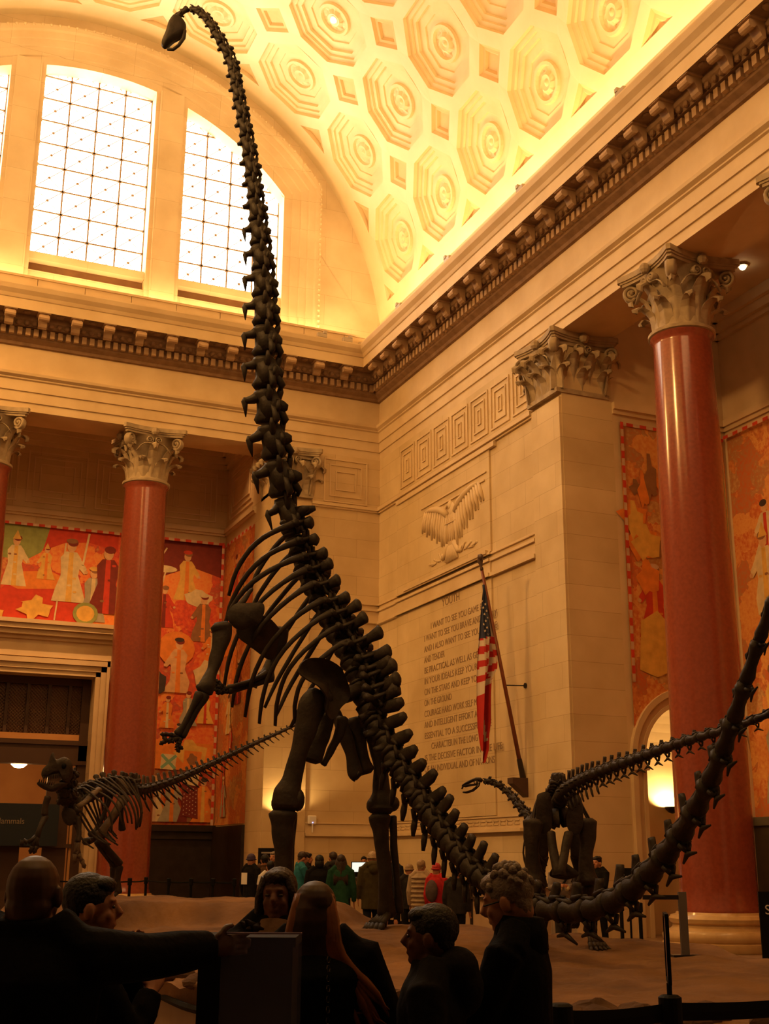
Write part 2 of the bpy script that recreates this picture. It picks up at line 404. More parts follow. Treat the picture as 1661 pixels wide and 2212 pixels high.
for n_, (x0, x1, nc) in enumerate(((CX-1.8, CX+1.8, 4), (CX+2.9, CX+6.42, 4), (CX-6.42, CX-2.9, 4))):
    w = empty('window_%d' % (n_+1), ((x0+x1)/2, .5, 19.9), kind='structure')
    b = MB(); b.box((x0-.05, .56, 19.8), (x1+.05, .6, 27.0)); b.build('glass', M_['glass_day'], w)
    b = MB(); dw = (x1-x0)/nc; zz = [19.93+.82*k for k in range(10)]
    for k in range(nc+1): b.box((x0+k*dw-.025, .48, 19.9), (x0+k*dw+.025, .53, 27))
    for z in zz: b.box((x0, .48, z-.025), (x1, .53, z+.025))
    for k in range(nc):
        for z in zz[:-1]:
            a0, a1 = x0+k*dw, x0+(k+1)*dw; z1 = z+.82; cx_, cz = (a0+a1)/2, z+.41
            b.bar((a0, .5, z), (a1, .5, z1), .022); b.bar((a1, .5, z), (a0, .5, z1), .018); 
            b.bar((a0, .5, cz), (a1, .5, cz), .014); b.bar((cx_, .5, z), (cx_, .5, z1), .014)
            b.ball((cx_, .49, cz), (.05, .02, .05), 6)
    b.build('window_grille', M_['iron'], w)

# ---- coffered barrel vault
DTH = 18.0; PY = 3.1; Y0 = -.85
def vp(y, th, d):
    a = radians(th); r = RV+d; return V((CX+r*cos(a), y, ZC+r*sin(a)))
def VM(u, v, d, c):         # local coffer coords (u along y, v along arc, metres) -> world
    return vp(c[0]+u, c[1]+degrees(v/RV), d)
HY, HT = PY/2, radians(DTH/2)*RV
def octa(a):
    t = a*(sqrt(2)-1); return [(a, -t), (a, t), (t, a), (-t, a), (-a, t), (-a, -t), (-t, -a), (t, -a)]
ceil = empty('ceiling', (CX, 0, ZC), kind='structure')
def coffer_mesh(c, b):
    rings = [(1.33, 0), (1.31, .12), (1.18, .125), (1.16, .19), (1.02, .19), (1.0, .28), (.76, .285), (.74, .325)]
    sy, st = HY/1.55, HT/1.55
    prev = None
    for a, d in rings:
        cur = [VM(u*sy, v*st, d, c) for u, v in octa(a)]
        if prev: b.add(prev+cur, [(i, (i+1) % 8, 8+(i+1) % 8, 8+i) for i in range(8)])
        prev = cur
    # inner octagon to a circle with a rosette
    n = 24; circ = [VM(.56*sy*cos(2*pi*i/n-pi/8), .56*st*sin(2*pi*i/n-pi/8), .325, c) for i in range(n)]
    fs = []
    for i in range(8):
        for k in range(3): fs.append((i, 8+(i*3+k) % n, 8+(i*3+k+1) % n))
        fs.append((i, 8+(i*3+3) % n, (i+1) % 8))
    b.add(prev+circ, fs)
    pc = circ
    for r, d in ((.53, .24), (.45, .24), (.41, .33), (.3, .31), (.2, .24), (.1, .28), (.02, .22)):
        cc = [VM(r*sy*(1+.0*(i % 2))*cos(2*pi*i/n-pi/8), r*st*sin(2*pi*i/n-pi/8), d+(.02*(i % 3) if r == .3 else 0), c) for i in range(n)]
        b.add(pc+cc, [(i, (i+1) % n, n+(i+1) % n, n+i) for i in range(n)]); pc = cc
    b.add(pc, [tuple(range(n))])
def cell_face(c, b, d0=.62):
    """the flat net between the coffers: strip to cell edge and the quarter diamonds at the corners"""
    sy, st = HY/1.55, HT/1.55; o = octa(1.33); h = 1.55; q = .62       # q: diamond leg on the cell edge
    P = lambda u, v, d=0: VM(u*sy, v*st, d, c)
    for (sx, sv) in ((1, 1), (-1, 1), (-1, -1), (1, -1)):
        t = 1.33*(sqrt(2)-1)
        # diagonal side strip: octagon diag edge to the diamond edge
        A = [(1.33*sx, t*sv), (t*sx, 1.33*sv)]; D1 = [(h*sx, (h-q)*sv), ((h-q)*sx, h*sv)]
        fcs = [P(*A[0]), P(*D1[0]), P(*D1[1]), P(*A[1])]; b.add(fcs, [(0, 1, 2, 3)])
        dd = [(h*sx, (h-q*.8)*sv), ((h-q*.8)*sx, h*sv)]
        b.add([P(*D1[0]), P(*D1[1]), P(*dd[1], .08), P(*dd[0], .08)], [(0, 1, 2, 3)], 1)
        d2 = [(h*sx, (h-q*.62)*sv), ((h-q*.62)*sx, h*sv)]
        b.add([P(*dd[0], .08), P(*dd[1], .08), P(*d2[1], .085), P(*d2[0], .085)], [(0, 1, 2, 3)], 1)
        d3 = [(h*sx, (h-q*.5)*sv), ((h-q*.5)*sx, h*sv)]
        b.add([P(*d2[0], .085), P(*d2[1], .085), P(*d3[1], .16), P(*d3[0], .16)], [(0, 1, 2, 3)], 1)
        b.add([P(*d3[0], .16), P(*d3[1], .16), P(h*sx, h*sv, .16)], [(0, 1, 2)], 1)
        # flat sides
        b.add([P(1.33*sx, 0), P(1.33*sx, t*sv), P(h*sx, (h-q)*sv), P(h*sx, 0)], [(0, 1, 2, 3)])
        b.add([P(0, 1.33*sv), P(t*sx, 1.33*sv), P((h-q)*sx, h*sv), P(0, h*sv)], [(0, 1, 2, 3)])
NR, NY = 9, 10
face = MB(); done = {}
for j in range(NY):
    cy_ = Y0-HY-j*PY
    for i in range(NR):
        c = (cy_, 18.+i*DTH)
        cell_face(c, face)
        cb = MB(); coffer_mesh(c, cb) if (i <= 5) else coffer_mesh(c, cb)
        cb.build('coffer', M_['coffer'], ceil)
# borders: closing strips at the end wall and along the springing
n = 60
def arcstrip(y0, y1, th0, th1, d0=0, d1=0, k=60):
    A = [vp(y0, th0+(th1-th0)*i/k, d0) for i in range(k+1)]; B = [vp(y1, th0+(th1-th0)*i/k, d1) for i in range(k+1)]; face.strip(A, B)
arcstrip(0.02, Y0, 9, 171)
for (ta, tb, da, db) in ((0, 2.2, .0, .0), (2.2, 2.6, 0, -.10), (2.6, 5.4, -.10, -.10), (5.4, 6.0, -.10, .05), (6, 9, .05, 0)):
    for m_ in (1, -1):
        t0, t1 = (ta, tb) if m_ > 0 else (180-ta, 180-tb)
        face.strip([vp(.02, t0, da), vp(-33, t0, da)], [vp(.02, t1, db), vp(-33, t1, db)])
face.strip([vp(.02, 0, 0), vp(-33, 0, 0)], [V((0, .02, 18.1)), V((0, -33, 18.1))])
arcstrip(Y0, Y0, 9, 171, 0, .3)
for th in (9, 171): face.strip([vp(Y0, th, 0), vp(Y0-NY*PY, th, 0)], [vp(Y0, th, .3), vp(Y0-NY*PY, th, .3)])
arcstrip(.1, -33, -2, 182, .75, .75)
face.build('vault_net', [M_['plaster'], M_['coffer2']], ceil)

# ---- unseen low bay around the camera, added to keep light off the foreground
tag(empty('wall_front', (-15, -42, 0)), kind='structure')
fw0 = bpy.data.objects['wall_front']
b = MB(); b.box((-21.5, -42.3, 0), (-8.5, -42, 5)); b.box((-21.8, -42.3, 0), (-21.5, -33.2, 5)); b.box((-8.8, -42.3, 0), (-8.5, -36.5, 5)); b.box((-21.8, -42.3, 4.6), (-8.5, -33.8, 5.0)); b.build('shade_bay', M_['darkwood'], fw0)
# ================================================================ PORTICOES, COLUMNS, MURALS
ZP = 15.9
b = MB()
b.box((-8.07, 5.0, 0), (-3.8, 5.6, ZP)); b.box((-16.4, 5.0, 0), (-12.1, 5.6, ZP)); b.box((-12.1, 5.0, 7.45), (-8.07, 5.6, ZP))
b.box((-3.8, 1.5, 0), (-3.0, 5.6, ZP)); b.box((-17.2, 1.5, 0), (-16.4, 5.6, ZP)); 
b.build('portico_wall', M_['stoneA'], wl)
b = MB(); b.box((-16.4, 1.3, ZP), (-3.8, 5.6, ZP+.3)); b.build('portico_ceiling', M_['stone'], wl)
b = MB()
for (z0, z1, p) in ((12.72, 12.8, .06), (12.8, 12.95, .12), (15.2, 15.35, .1), (15.35, 15.6, .2), (15.6, 15.9, .32)):
    b.box((-16.4, 5-p, z0), (-3.8, 5.01, z1)); b.box((-3.8-p, 1.5, z0), (-3.79, 5, z1))
for i in range(5): greek(b, lambda u, z, o: V((u, 5-o, z)), -6.2-i*2.3, -4.2-i*2.3, 13.2, 15.0)
greek(b, lambda u, z, o: V((-3.8-o, u, z)), 1.9, 4.6, 13.2, 15.0)
b.build('portico_moulding', M_['stone'], wl)

# right-hand portico
b = MB(); b.box((5.0, YEND, 0), (5.6, -11.0, ZP)); b.box((1.48, -11.5, 10.), (5.6, -10.6, ZP))
NX, NR_, NRo, NZ = 3.25, 1.33, 1.74, 4.0
arc = [V((NX-NR_*cos(pi*i/24), -11.5, NZ+NR_*sin(pi*i/24))) for i in range(25)]
b.strip(arc, [V((p.x, -11.5, 10.0)) for p in arc])
b.box((1.48, -11.5, 0), (NX-NR_, -10.9, 10)); b.box((NX+NR_, -11.5, 0), (5.0, -10.9, 10))
b.build('portico_wall', M_['stone'], wr)
b = MB(); b.box((1.3, YEND, ZP), (5.6, -11.5, ZP+.3)); b.build('portico_ceiling', M_['stone'], wr)
b = MB()
for (z0, z1, p) in ((12.6, 12.72, .06), (12.72, 12.9, .12), (15.2, 15.35, .1), (15.35, 15.6, .2), (15.6, 15.9, .32)):
    b.box((5-p, YEND, z0), (5.01, -11.5, z1)); b.box((1.48, -11.5-p, z0), (5, -11.49, z1))
b.build('portico_moulding', M_['stone'], wr)
# the arched recess
b = MB(); k = 24
col = [[V((NX-NR_*cos(pi*i/k), -11.5+NR_*.8*sin(pi*i/k), z)) for i in range(k+1)] for z in (0, 1, 2, 3, NZ)]
for a_, c_ in zip(col, col[1:]): b.strip(a_, c_)
for j in range(8):
    f0, f1 = pi/2*j/8, pi/2*(j+1)/8
    b.strip([V((NX-NR_*cos(pi*i/k)*cos(f0), -11.5+NR_*.8*sin(pi*i/k)*cos(f0), NZ+NR_*sin(f0))) for i in range(k+1)], [V((NX-NR_*cos(pi*i/k)*cos(f1), -11.5+NR_*.8*sin(pi*i/k)*cos(f1), NZ+NR_*sin(f1))) for i in range(k+1)])
b.build('niche', M_['stone'], wr, smooth=True)
b = MB()
for (ra, rb, p) in ((NR_, NR_+.1, .08), (NR_+.1, NR_+.27, .05), (NR_+.27, NRo, .12)):
    A = [V((NX-ra*cos(pi*i/24), -11.5-p, NZ+ra*sin(pi*i/24))) for i in range(25)]; A2 = [V((NX-rb*cos(pi*i/24), -11.5-p, NZ+rb*sin(pi*i/24))) for i in range(25)]
    A0 = [V((q.x, -11.49, q.z)) for q in A]; A3 = [V((q.x, -11.49, q.z)) for q in A2]
    b.strip(A, A2); b.strip(A0, A); b.strip(A2, A3)
    for s_ in (1, -1): b.box((min(NX+s_*ra, NX+s_*rb), -11.5-p, 0), (max(NX+s_*ra, NX+s_*rb), -11.49, NZ))
b.box((1.5, -11.7, 3.72), (NX-NR_, -11.5, 3.8))
b.build('niche_moulding', M_['stone'], wr)

# ---- columns
LEAF = None
def leaf_mb(h, w, out=.32):
    b = MB(); pr_ = [(0, 0, .42), (.02, .3, .5), (.05, .6, .5), (.12, .82, .46), (.22, .96, .4), (.31, 1.0, .33), (.38, .93, .24), (.37, .82, .12)]
    rows = []
    for o_, z, ww in pr_:
        row = []
        for k, u in enumerate((-1, -.6, -.25, 0, .25, .6, 1)):
            bend = -.05*u*u+(.025 if k == 3 else 0); row.append(V((o_*out/.32+bend, u*ww*w*(1.0 if k % 2 == 0 else .9), z*h-.03*abs(u)*h)))
        rows.append(row)
    back = [[p+V((-.05, 0, -.02)) for p in r] for r in rows]
    for r0, r1 in zip(rows, rows[1:]): b.strip(r0, r1)
    for r0, r1 in zip(back, back[1:]): b.strip(r1, r0)
    b.strip(rows[-1], back[-1]); b.strip([r[0] for r in rows], [r[0] for r in back]); b.strip([r[-1] for r in back], [r[-1] for r in rows])
    return b
def volute_mb(r=.19, w=.12):
    b = MB(); pts = []; 
    for i in range(26):
        a = -pi/2+i*.42; rr = r*(1-i/30); pts.append(V((rr*cos(a), 0, rr*sin(a))))
    stem = [V((-.62, 0, -.62)), V((-.45, 0, -.35)), V((-.25, 0, -.2)), V((-.1, 0, -.17))]
    b.tube(stem+pts, [(w*.5, .03)]*4+[(w, .045)]*26, 6, L=(0, 1, 0)); b.ball((0, 0, 0), (.05, w*1.1, .05), 8)
    return b
leafS, leafT = None, None
def capital(parent, c, half=None, rb=.64, square=None, mt=None):
    """c: centre at the astragal; round bell unless square=(hx, hy)"""
    global leafS, leafT, VOL
    mt = mt or M_['carved']
    cap = MB()
    if square:
        hx, hy = square
        for (z0, z1, g) in ((0, .12, .06), (.12, 1.3, -.02), (1.3, 1.42, .06)): cap.box((c.x-hx-g, c.y-hy-g, c.z+z0), (c.x+hx+g, c.y+hy+g, c.z+z1))
    else:
        cap.lathe([(rb+.03, -.08), (rb+.1, -.04), (rb+.1, .03), (rb+.02, .07), (rb-.02, .12), (rb-.02, .9), (rb+.06, 1.2), (rb+.18, 1.4)], c, 32)
    capo = cap.build('capital', mt, parent, smooth=not square, ang=40)
    # abacus with hollowed sides
    ab = MB(); hx, hy = (square[0]+.3, square[1]+.3) if square else (1.0, 1.0); poly = []
    for k in range(4):
        a = [(-1, -1), (1, -1), (1, 1), (-1, 1)][k]; d = [(1, 0), (0, 1), (-1, 0), (0, -1)][k]; nn = [(0, -1), (1, 0), (0, 1), (-1, 0)][k]
        for j in range(9):
            t = j/8*2-1; sg = (1-t*t)*.17
            ux = a[0]*0+d[0]*t*.93+nn[0]*(1-sg/hx); uy = d[1]*t*.93+nn[1]*(1-sg/hy)
            poly.append((ux*hx, uy*hy))
    for (z0, z1, g) in ((1.40, 1.47, .92), (1.47, 1.52, .96), (1.52, 1.65, 1.0)):
        ab.prism([V((c.x+x*g, c.y+y*g, c.z+z0)) for x, y in poly], (0, 0, z1-z0))
    for k in range(4):
        nn = [(0, -1), (1, 0), (0, 1), (-1, 0)][k]; ab.ball((c.x+nn[0]*(hx-.1), c.y+nn[1]*(hy-.1), c.z+1.5), (.13, .13, .13), 8)
    ab.build('abacus', mt, capo)
    pw = wloc(capo)
    if leafS is None:
        leafS = leaf_mb(.58, .33, .38).build('leaf', mt); leafT = leaf_mb(1.02, .33, .44).build('leaf', mt); VOL = volute_mb().build('volute', mt)
        for o in (leafS, leafT, VOL):
            for p in o.data.polygons: p.use_smooth = True
            COL.objects.unlink(o)
    def put(src, pos, ang):
        o = src.copy(); COL.objects.link(o); o.parent = capo; o.location = V(pos)-pw; o.rotation_euler = (0, 0, ang)
    if square:
        hx, hy = square
        for nn, hw, hn in (((0, -1), hx, hy), ((-1, 0), hy, hx), ((0, 1), hx, hy), ((1, 0), hy, hx)):
            a = atan2(nn[1], nn[0]); tx, ty = -nn[1], nn[0]
            for k in range(3):
                u = (k-1)*hw*.85; put(leafS, (c.x+nn[0]*hn+tx*u, c.y+nn[1]*hn+ty*u, c.z+.12), a)
            for k in range(4):
                u = (k-1.5)*hw*.66; put(leafT, (c.x+nn[0]*(hn-.02)+tx*u, c.y+nn[1]*(hn-.02)+ty*u, c.z+.12), a)
        crn = [(sx*(hx+.12), sy*(hy+.12)) for sx in (-1, 1) for sy in (-1, 1)]
    else:
        for k in range(8):
            a = 2*pi*(k+.5)/8; put(leafS, (c.x+(rb-.02)*cos(a), c.y+(rb-.02)*sin(a), c.z+.1), a)
            a = 2*pi*k/8; put(leafT, (c.x+(rb-.03)*cos(a), c.y+(rb-.03)*sin(a), c.z+.1), a)
        crn = [(sx*.74, sy*.74) for sx in (-1, 1) for sy in (-1, 1)]
    for x, y in crn: put(VOL, (c.x+x, c.y+y, c.z+1.22), atan2(y, x))
    # inner helices meeting under the flower
    for nn in ((0, -1), (-1, 0), (0, 1), (1, 0)):
        tx, ty = -nn[1], nn[0]; hn = (square[1] if nn[0] == 0 else square[0]) if square else rb+.05
        for s_ in (1, -1):
            o = VOL.copy(); COL.objects.link(o); o.parent = capo; o.scale = (.62, .8, .62)
            o.location = V((c.x+nn[0]*(hn+.1)+tx*s_*.14, c.y+nn[1]*(hn+.1)+ty*s_*.14, c.z+1.24))-pw; o.rotation_euler = (0, 0, atan2(-ty*s_, -tx*s_))
    return capo
def column(x, y, label):
    r = empty('column', (x, y, 0), label, 'column', 'tall red marble columns around the hall')
    b = MB(); b.lathe([(.74, .70), (.80, .72), (.80, .78), (.765, .84), (.755, 1.2), (.75, 4), (.73, 7), (.69, 10), (.635, 12.7), (.64, 12.8), (.70, 12.86), (.70, 12.94), (.6, 12.95)], (x, y, 0), 64)
    b.build('shaft', M_['marble'], r, smooth=True, ang=50)
    b = MB(); b.lathe([(1.12, 0), (1.14, .03), (1.14, .16), (1.08, .18), (1.12, .22), (1.13, .3), (1.08, .38), (.98, .4), (.93, .44), (.92, .5), (.97, .53), (.99, .6), (.95, .66), (.86, .68), (.84, .72), (.6, .73)], (x, y, 0), 64)
    b.build('base', M_['goldstone'], r, smooth=True, ang=40)
    capital(r, V((x, y, 12.95)))
    return r
column(-7.68, .68, 'red marble column between the two mural sections on the end wall')
column(-12.48, .68, 'red marble column cut off by the left edge of the view')
column(.68, -15.5, 'broad red marble column at right, in front of the glowing arched niche')
column(.68, -20.3, 'nearest red marble column whose capital just shows at the right edge')
p = empty('pilaster_capital', (-3.1, .3, 12.95), 'carved leafy capital on the pilaster behind the long dinosaur neck', 'capital', 'pilaster capitals')
capital(p, V((-3.1, .42, 12.95)), square=(.64, .5))
p = empty('pilaster_capital', (.42, -10.8, 12.95), 'carved leafy capital on the corner pier above the flagpole side', 'capital', 'pilaster capitals')
capital(p, V((.62, -10.8, 12.95)), square=(.72, .68))

# ---- murals (generic painted scenes)
def mural_mat(name, cols, sc=.8):
    m = bpy.data.materials.new(name); m.use_nodes = True; nt = m.node_tree; N = nt.nodes; b = N['Principled BSDF']; b.inputs['Roughness'].default_value = .7
    tc = N.new('ShaderNodeTexCoord'); no = N.new('ShaderNodeTexNoise'); no.inputs['Scale'].default_value = sc*1.4; no.inputs['Detail'].default_value = 3; no.inputs['Distortion'].default_value = 1.2
    nt.links.new(tc.outputs['Object'], no.inputs['Vector'])
    vo = N.new('ShaderNodeTexVoronoi'); vo.inputs['Scale'].default_value = sc*1.5; 
    ad = N.new('ShaderNodeVectorMath'); ad.operation = 'MULTIPLY_ADD'; ad.inputs[1].default_value = (1.1, 1.1, 1.1)
    nt.links.new(no.outputs['Color'], ad.inputs[0]); nt.links.new(tc.outputs['Object'], ad.inputs[2]); nt.links.new(ad.outputs[0], vo.inputs['Vector'])
    sp = N.new('ShaderNodeSeparateColor'); nt.links.new(vo.outputs['Color'], sp.inputs[0])
    n2 = N.new('ShaderNodeTexNoise'); n2.inputs['Scale'].default_value = sc*9; n2.inputs['Detail'].default_value = 5; nt.links.new(tc.outputs['Object'], n2.inputs['Vector'])
    mm = N.new('ShaderNodeMath'); mm.operation = 'MULTIPLY_ADD'; mm.inputs[1].default_value = .55; nt.links.new(n2.outputs['Fac'], mm.inputs[0])
    m3 = N.new('ShaderNodeMath'); m3.operation = 'MULTIPLY_ADD'; m3.inputs[1].default_value = .75; m3.inputs[2].default_value = -.15
    nt.links.new(sp.outputs[0], m3.inputs[0]); nt.links.new(m3.outputs[0], mm.inputs[2])
    cr = N.new('ShaderNodeValToRGB'); el = cr.color_ramp.elements
    while len(el) > 1: el.remove(el[-1])
    for i, c in enumerate(cols):
        e = el[0] if i == 0 else el.new(i/(len(cols)-1)); e.position = i/(len(cols)-1); e.color = (*c, 1)
    nt.links.new(mm.outputs[0], cr.inputs[0]); nt.links.new(cr.outputs[0], b.inputs['Base Color'])
    return m
PM = mural_mat('mural_paint', [(.28, .03, .015), (.62, .06, .02), (.72, .16, .03), (.75, .27, .05), (.66, .08, .02), (.42, .07, .03), (.68, .34, .09)])
PM2 = mural_mat('mural_paint_ochre', [(.35, .08, .03), (.6, .2, .05), (.7, .34, .09), (.55, .12, .03), (.42, .2, .07), (.66, .4, .14)], 1.1)
pal = {'cream': (.72, .58, .32), 'gold': (.75, .45, .10), 'orange': (.8, .25, .04), 'red': (.62, .055, .025), 'maroon': (.22, .03, .02), 'brown': (.3, .14, .06), 'green': (.30, .34, .10), 'grey': (.4, .36, .26), 'flesh': (.72, .42, .20), 'teal': (.22, .42, .28), 'dark': (.06, .04, .04), 'white': (.66, .45, .30)}
PK = list(pal); PMATS = [mat('paint_'+k, pal[k], .7, var=tuple(c*.75 for c in pal[k]), vs=5) for k in PK]
def PI(k): return PK.index(k)
class Paint:
    """flat shapes of paint on a wall; fr(u, z, out) -> world"""
    def __init__(s, fr): s.fr = fr; s.b = MB(); s.lay = .011
    def poly(s, pts, c):
        s.lay += .0005; s.b.add([s.fr(u, z, s.lay) for u, z in pts], [tuple(range(len(pts)))], PI(c))
    def ell(s, u, z, a, b_, c, n=14, w=0): s.poly([(u+a*cos(2*pi*i/n)*(1+w*sin(i*2.3)), z+b_*sin(2*pi*i/n)*(1+w*cos(i*1.7))) for i in range(n)], c)
    def line(s, p, q, w, c):
        dx, dz = q[0]-p[0], q[1]-p[1]; l = math.hypot(dx, dz); nx, nz = -dz/l*w/2, dx/l*w/2
        s.poly([(p[0]+nx, p[1]+nz), (q[0]+nx, q[1]+nz), (q[0]-nx, q[1]-nz), (p[0]-nx, p[1]-nz)], c)
    def figure(s, u, z, h, robe, trim, hat=None, rng=random):
        w = h*.165; sh = z+h*.78; k1, k2 = rng.uniform(.8, 1.25), rng.uniform(.7, 1.3)
        s.poly([(u-w*1.5*k1, z), (u-w*1.1*k2, z+h*.2), (u-w*.8, z+h*.42), (u-w*.95, sh-h*.10), (u-w*.5, sh), (u+w*.5, sh), (u+w*.95, sh-h*.10), (u+w*.75, z+h*.42), (u+w*1.2*k1, z+h*.2), (u+w*1.4*k2, z)], robe)
        s.poly([(u-w*.25, z), (u-w*.2, sh-.02), (u+w*.2, sh-.02), (u+w*.3, z)], trim)
        e = rng.choice((-1, 1))
        s.poly([(u+e*w*.6, sh-h*.03), (u+e*w*1.5, sh-h*.25), (u+e*w*1.3, sh-h*.34), (u+e*w*.5, sh-h*.2)], robe)
        s.ell(u+e*w*1.45, sh-h*.3, h*.03, h*.03, 'flesh', 8)
        s.ell(u, sh+h*.085, h*.07, h*.095, 'flesh'); s.ell(u+w*.1, sh+h*.14, h*.08, h*.055, rng.choice(('dark', 'brown', 'maroon')))
        if hat == 'cone': s.poly([(u-h*.08, sh+h*.12), (u, sh+h*.3), (u+h*.08, sh+h*.12)], 'gold')
        elif hat: s.ell(u, sh+h*.17, h*.09, h*.04, hat)
        for k in range(4): s.ell(u+rng.uniform(-w*.7, w*.7), z+rng.uniform(.1, .7)*h, h*.03, h*.02, rng.choice((trim, 'brown', robe)), 7, .2)
    def border(s, u0, u1, z0, z1, top=True, left=False, right=False, w=.09):
        def dash(a, fn):
            n = int(a/.38)
            for k in range(n): fn(k*a/n, (k+.5)*a/n, 'white'); fn((k+.5)*a/n, (k+1)*a/n, 'red')
        if top: dash(u1-u0, lambda a, b_, c: s.poly([(u0+a, z1-w), (u0+b_, z1-w), (u0+b_, z1), (u0+a, z1)], c))
        if right: dash(z1-z0, lambda a, b_, c: s.poly([(u1-w, z0+a), (u1, z0+a), (u1, z0+b_), (u1-w, z0+b_)], c))
        if left: dash(z1-z0, lambda a, b_, c: s.poly([(u0, z0+a), (u0+w, z0+a), (u0+w, z0+b_), (u0, z0+b_)], c))
    def fill(s, u0, u1, z0, z1, n, seed, hmin=1.1, hmax=1.9):
        rg = random.Random(seed)
        for k in range(n):
            z = z1-hmax-(z1-z0-hmax)*(k/max(1, n-1)); u = rg.uniform(u0+.4, u1-.4)
            s.figure(u, max(z0, z), rg.uniform(hmin, hmax), rg.choice(('cream', 'gold', 'orange', 'cream', 'maroon', 'grey', 'red')), rg.choice(('orange', 'gold', 'red', 'cream', 'brown')), rg.choice((None, 'cone', 'cream', 'red', 'brown')), rg)
def mural_panel(name, fr, u0, u1, z0, z1, base, label, painter):
    r = empty(name, fr((u0+u1)/2, z0, 0), label, 'mural')
    b = MB(); b.prism([fr(u0, z0, 0), fr(u1, z0, 0), fr(u1, z1, 0), fr(u0, z1, 0)], fr(0, 0, .01)-fr(0, 0, 0)); b.build('canvas', base, r)
    p = Paint(fr); painter(p); p.b.build('painted_scene', PMATS, r); return r
fA = lambda u, z, o: V((u, 4.99-o, z))
def paintL(p):
    p.poly([(-16.3, 12.4), (-9.9, 12.4), (-9.95, 11.9), (-10.15, 11.5), (-10.6, 11.2), (-16.3, 11.3)], 'green')
    p.poly([(-9.9, 12.4), (-7.6, 12.4), (-7.6, 11.8), (-8.6, 12.0), (-9.4, 11.9), (-10.1, 11.55)], 'red')
    p.poly([(-12.3, 9.2), (-11.6, 9.9), (-10.9, 10.6), (-9.9, 10.9), (-9.1, 10.8), (-8.6, 10.0), (-8.3, 9.2)], 'red')
    p.poly([(-11.3, 10.4), (-10.7, 10.8), (-9.8, 10.9), (-9.3, 10.7), (-9.6, 10.3), (-10.8, 10.2)], 'orange')
    rg = random.Random(3)
    p.figure(-10.95, 10.3, 1.75, 'cream', 'gold', 'cone', rg); p.figure(-9.95, 10.6, 1.15, 'gold', 'orange', 'cone', rg)
    p.figure(-9.15, 9.9, 2.2, 'cream', 'gold', 'brown', rg); p.figure(-8.35, 9.3, 1.9, 'grey', 'cream', 'gold', rg); p.figure(-7.9, 9.6, 2.4, 'maroon', 'red', None, rg)
    p.line((-9.55, 9.25), (-9.35, 11.9), .05, 'cream'); p.line((-8.75, 11.2), (-8.6, 12.3), .07, 'cream')
    p.ell(-8.55, 9.55, .42, .38, 'green'); p.ell(-8.55, 9.55, .3, .27, 'gold'); p.ell(-10.2, 9.6, .5, .35, 'gold', 16, .35); p.ell(-11.4, 9.35, .2, .2, 'gold', 12, .4)
    for u in (-14.5, -13.4, -12.5): p.figure(u, 9.9, 2., rg.choice(('cream', 'orange')), 'gold', 'cone', rg)
    p.border(-16.3, -3.9, 9.2, 12.45)
mural_panel('mural', fA, -16.3, -7.5, 9.2, 12.45, PM, 'mural of robed figures on red over the dark doorway', paintL)
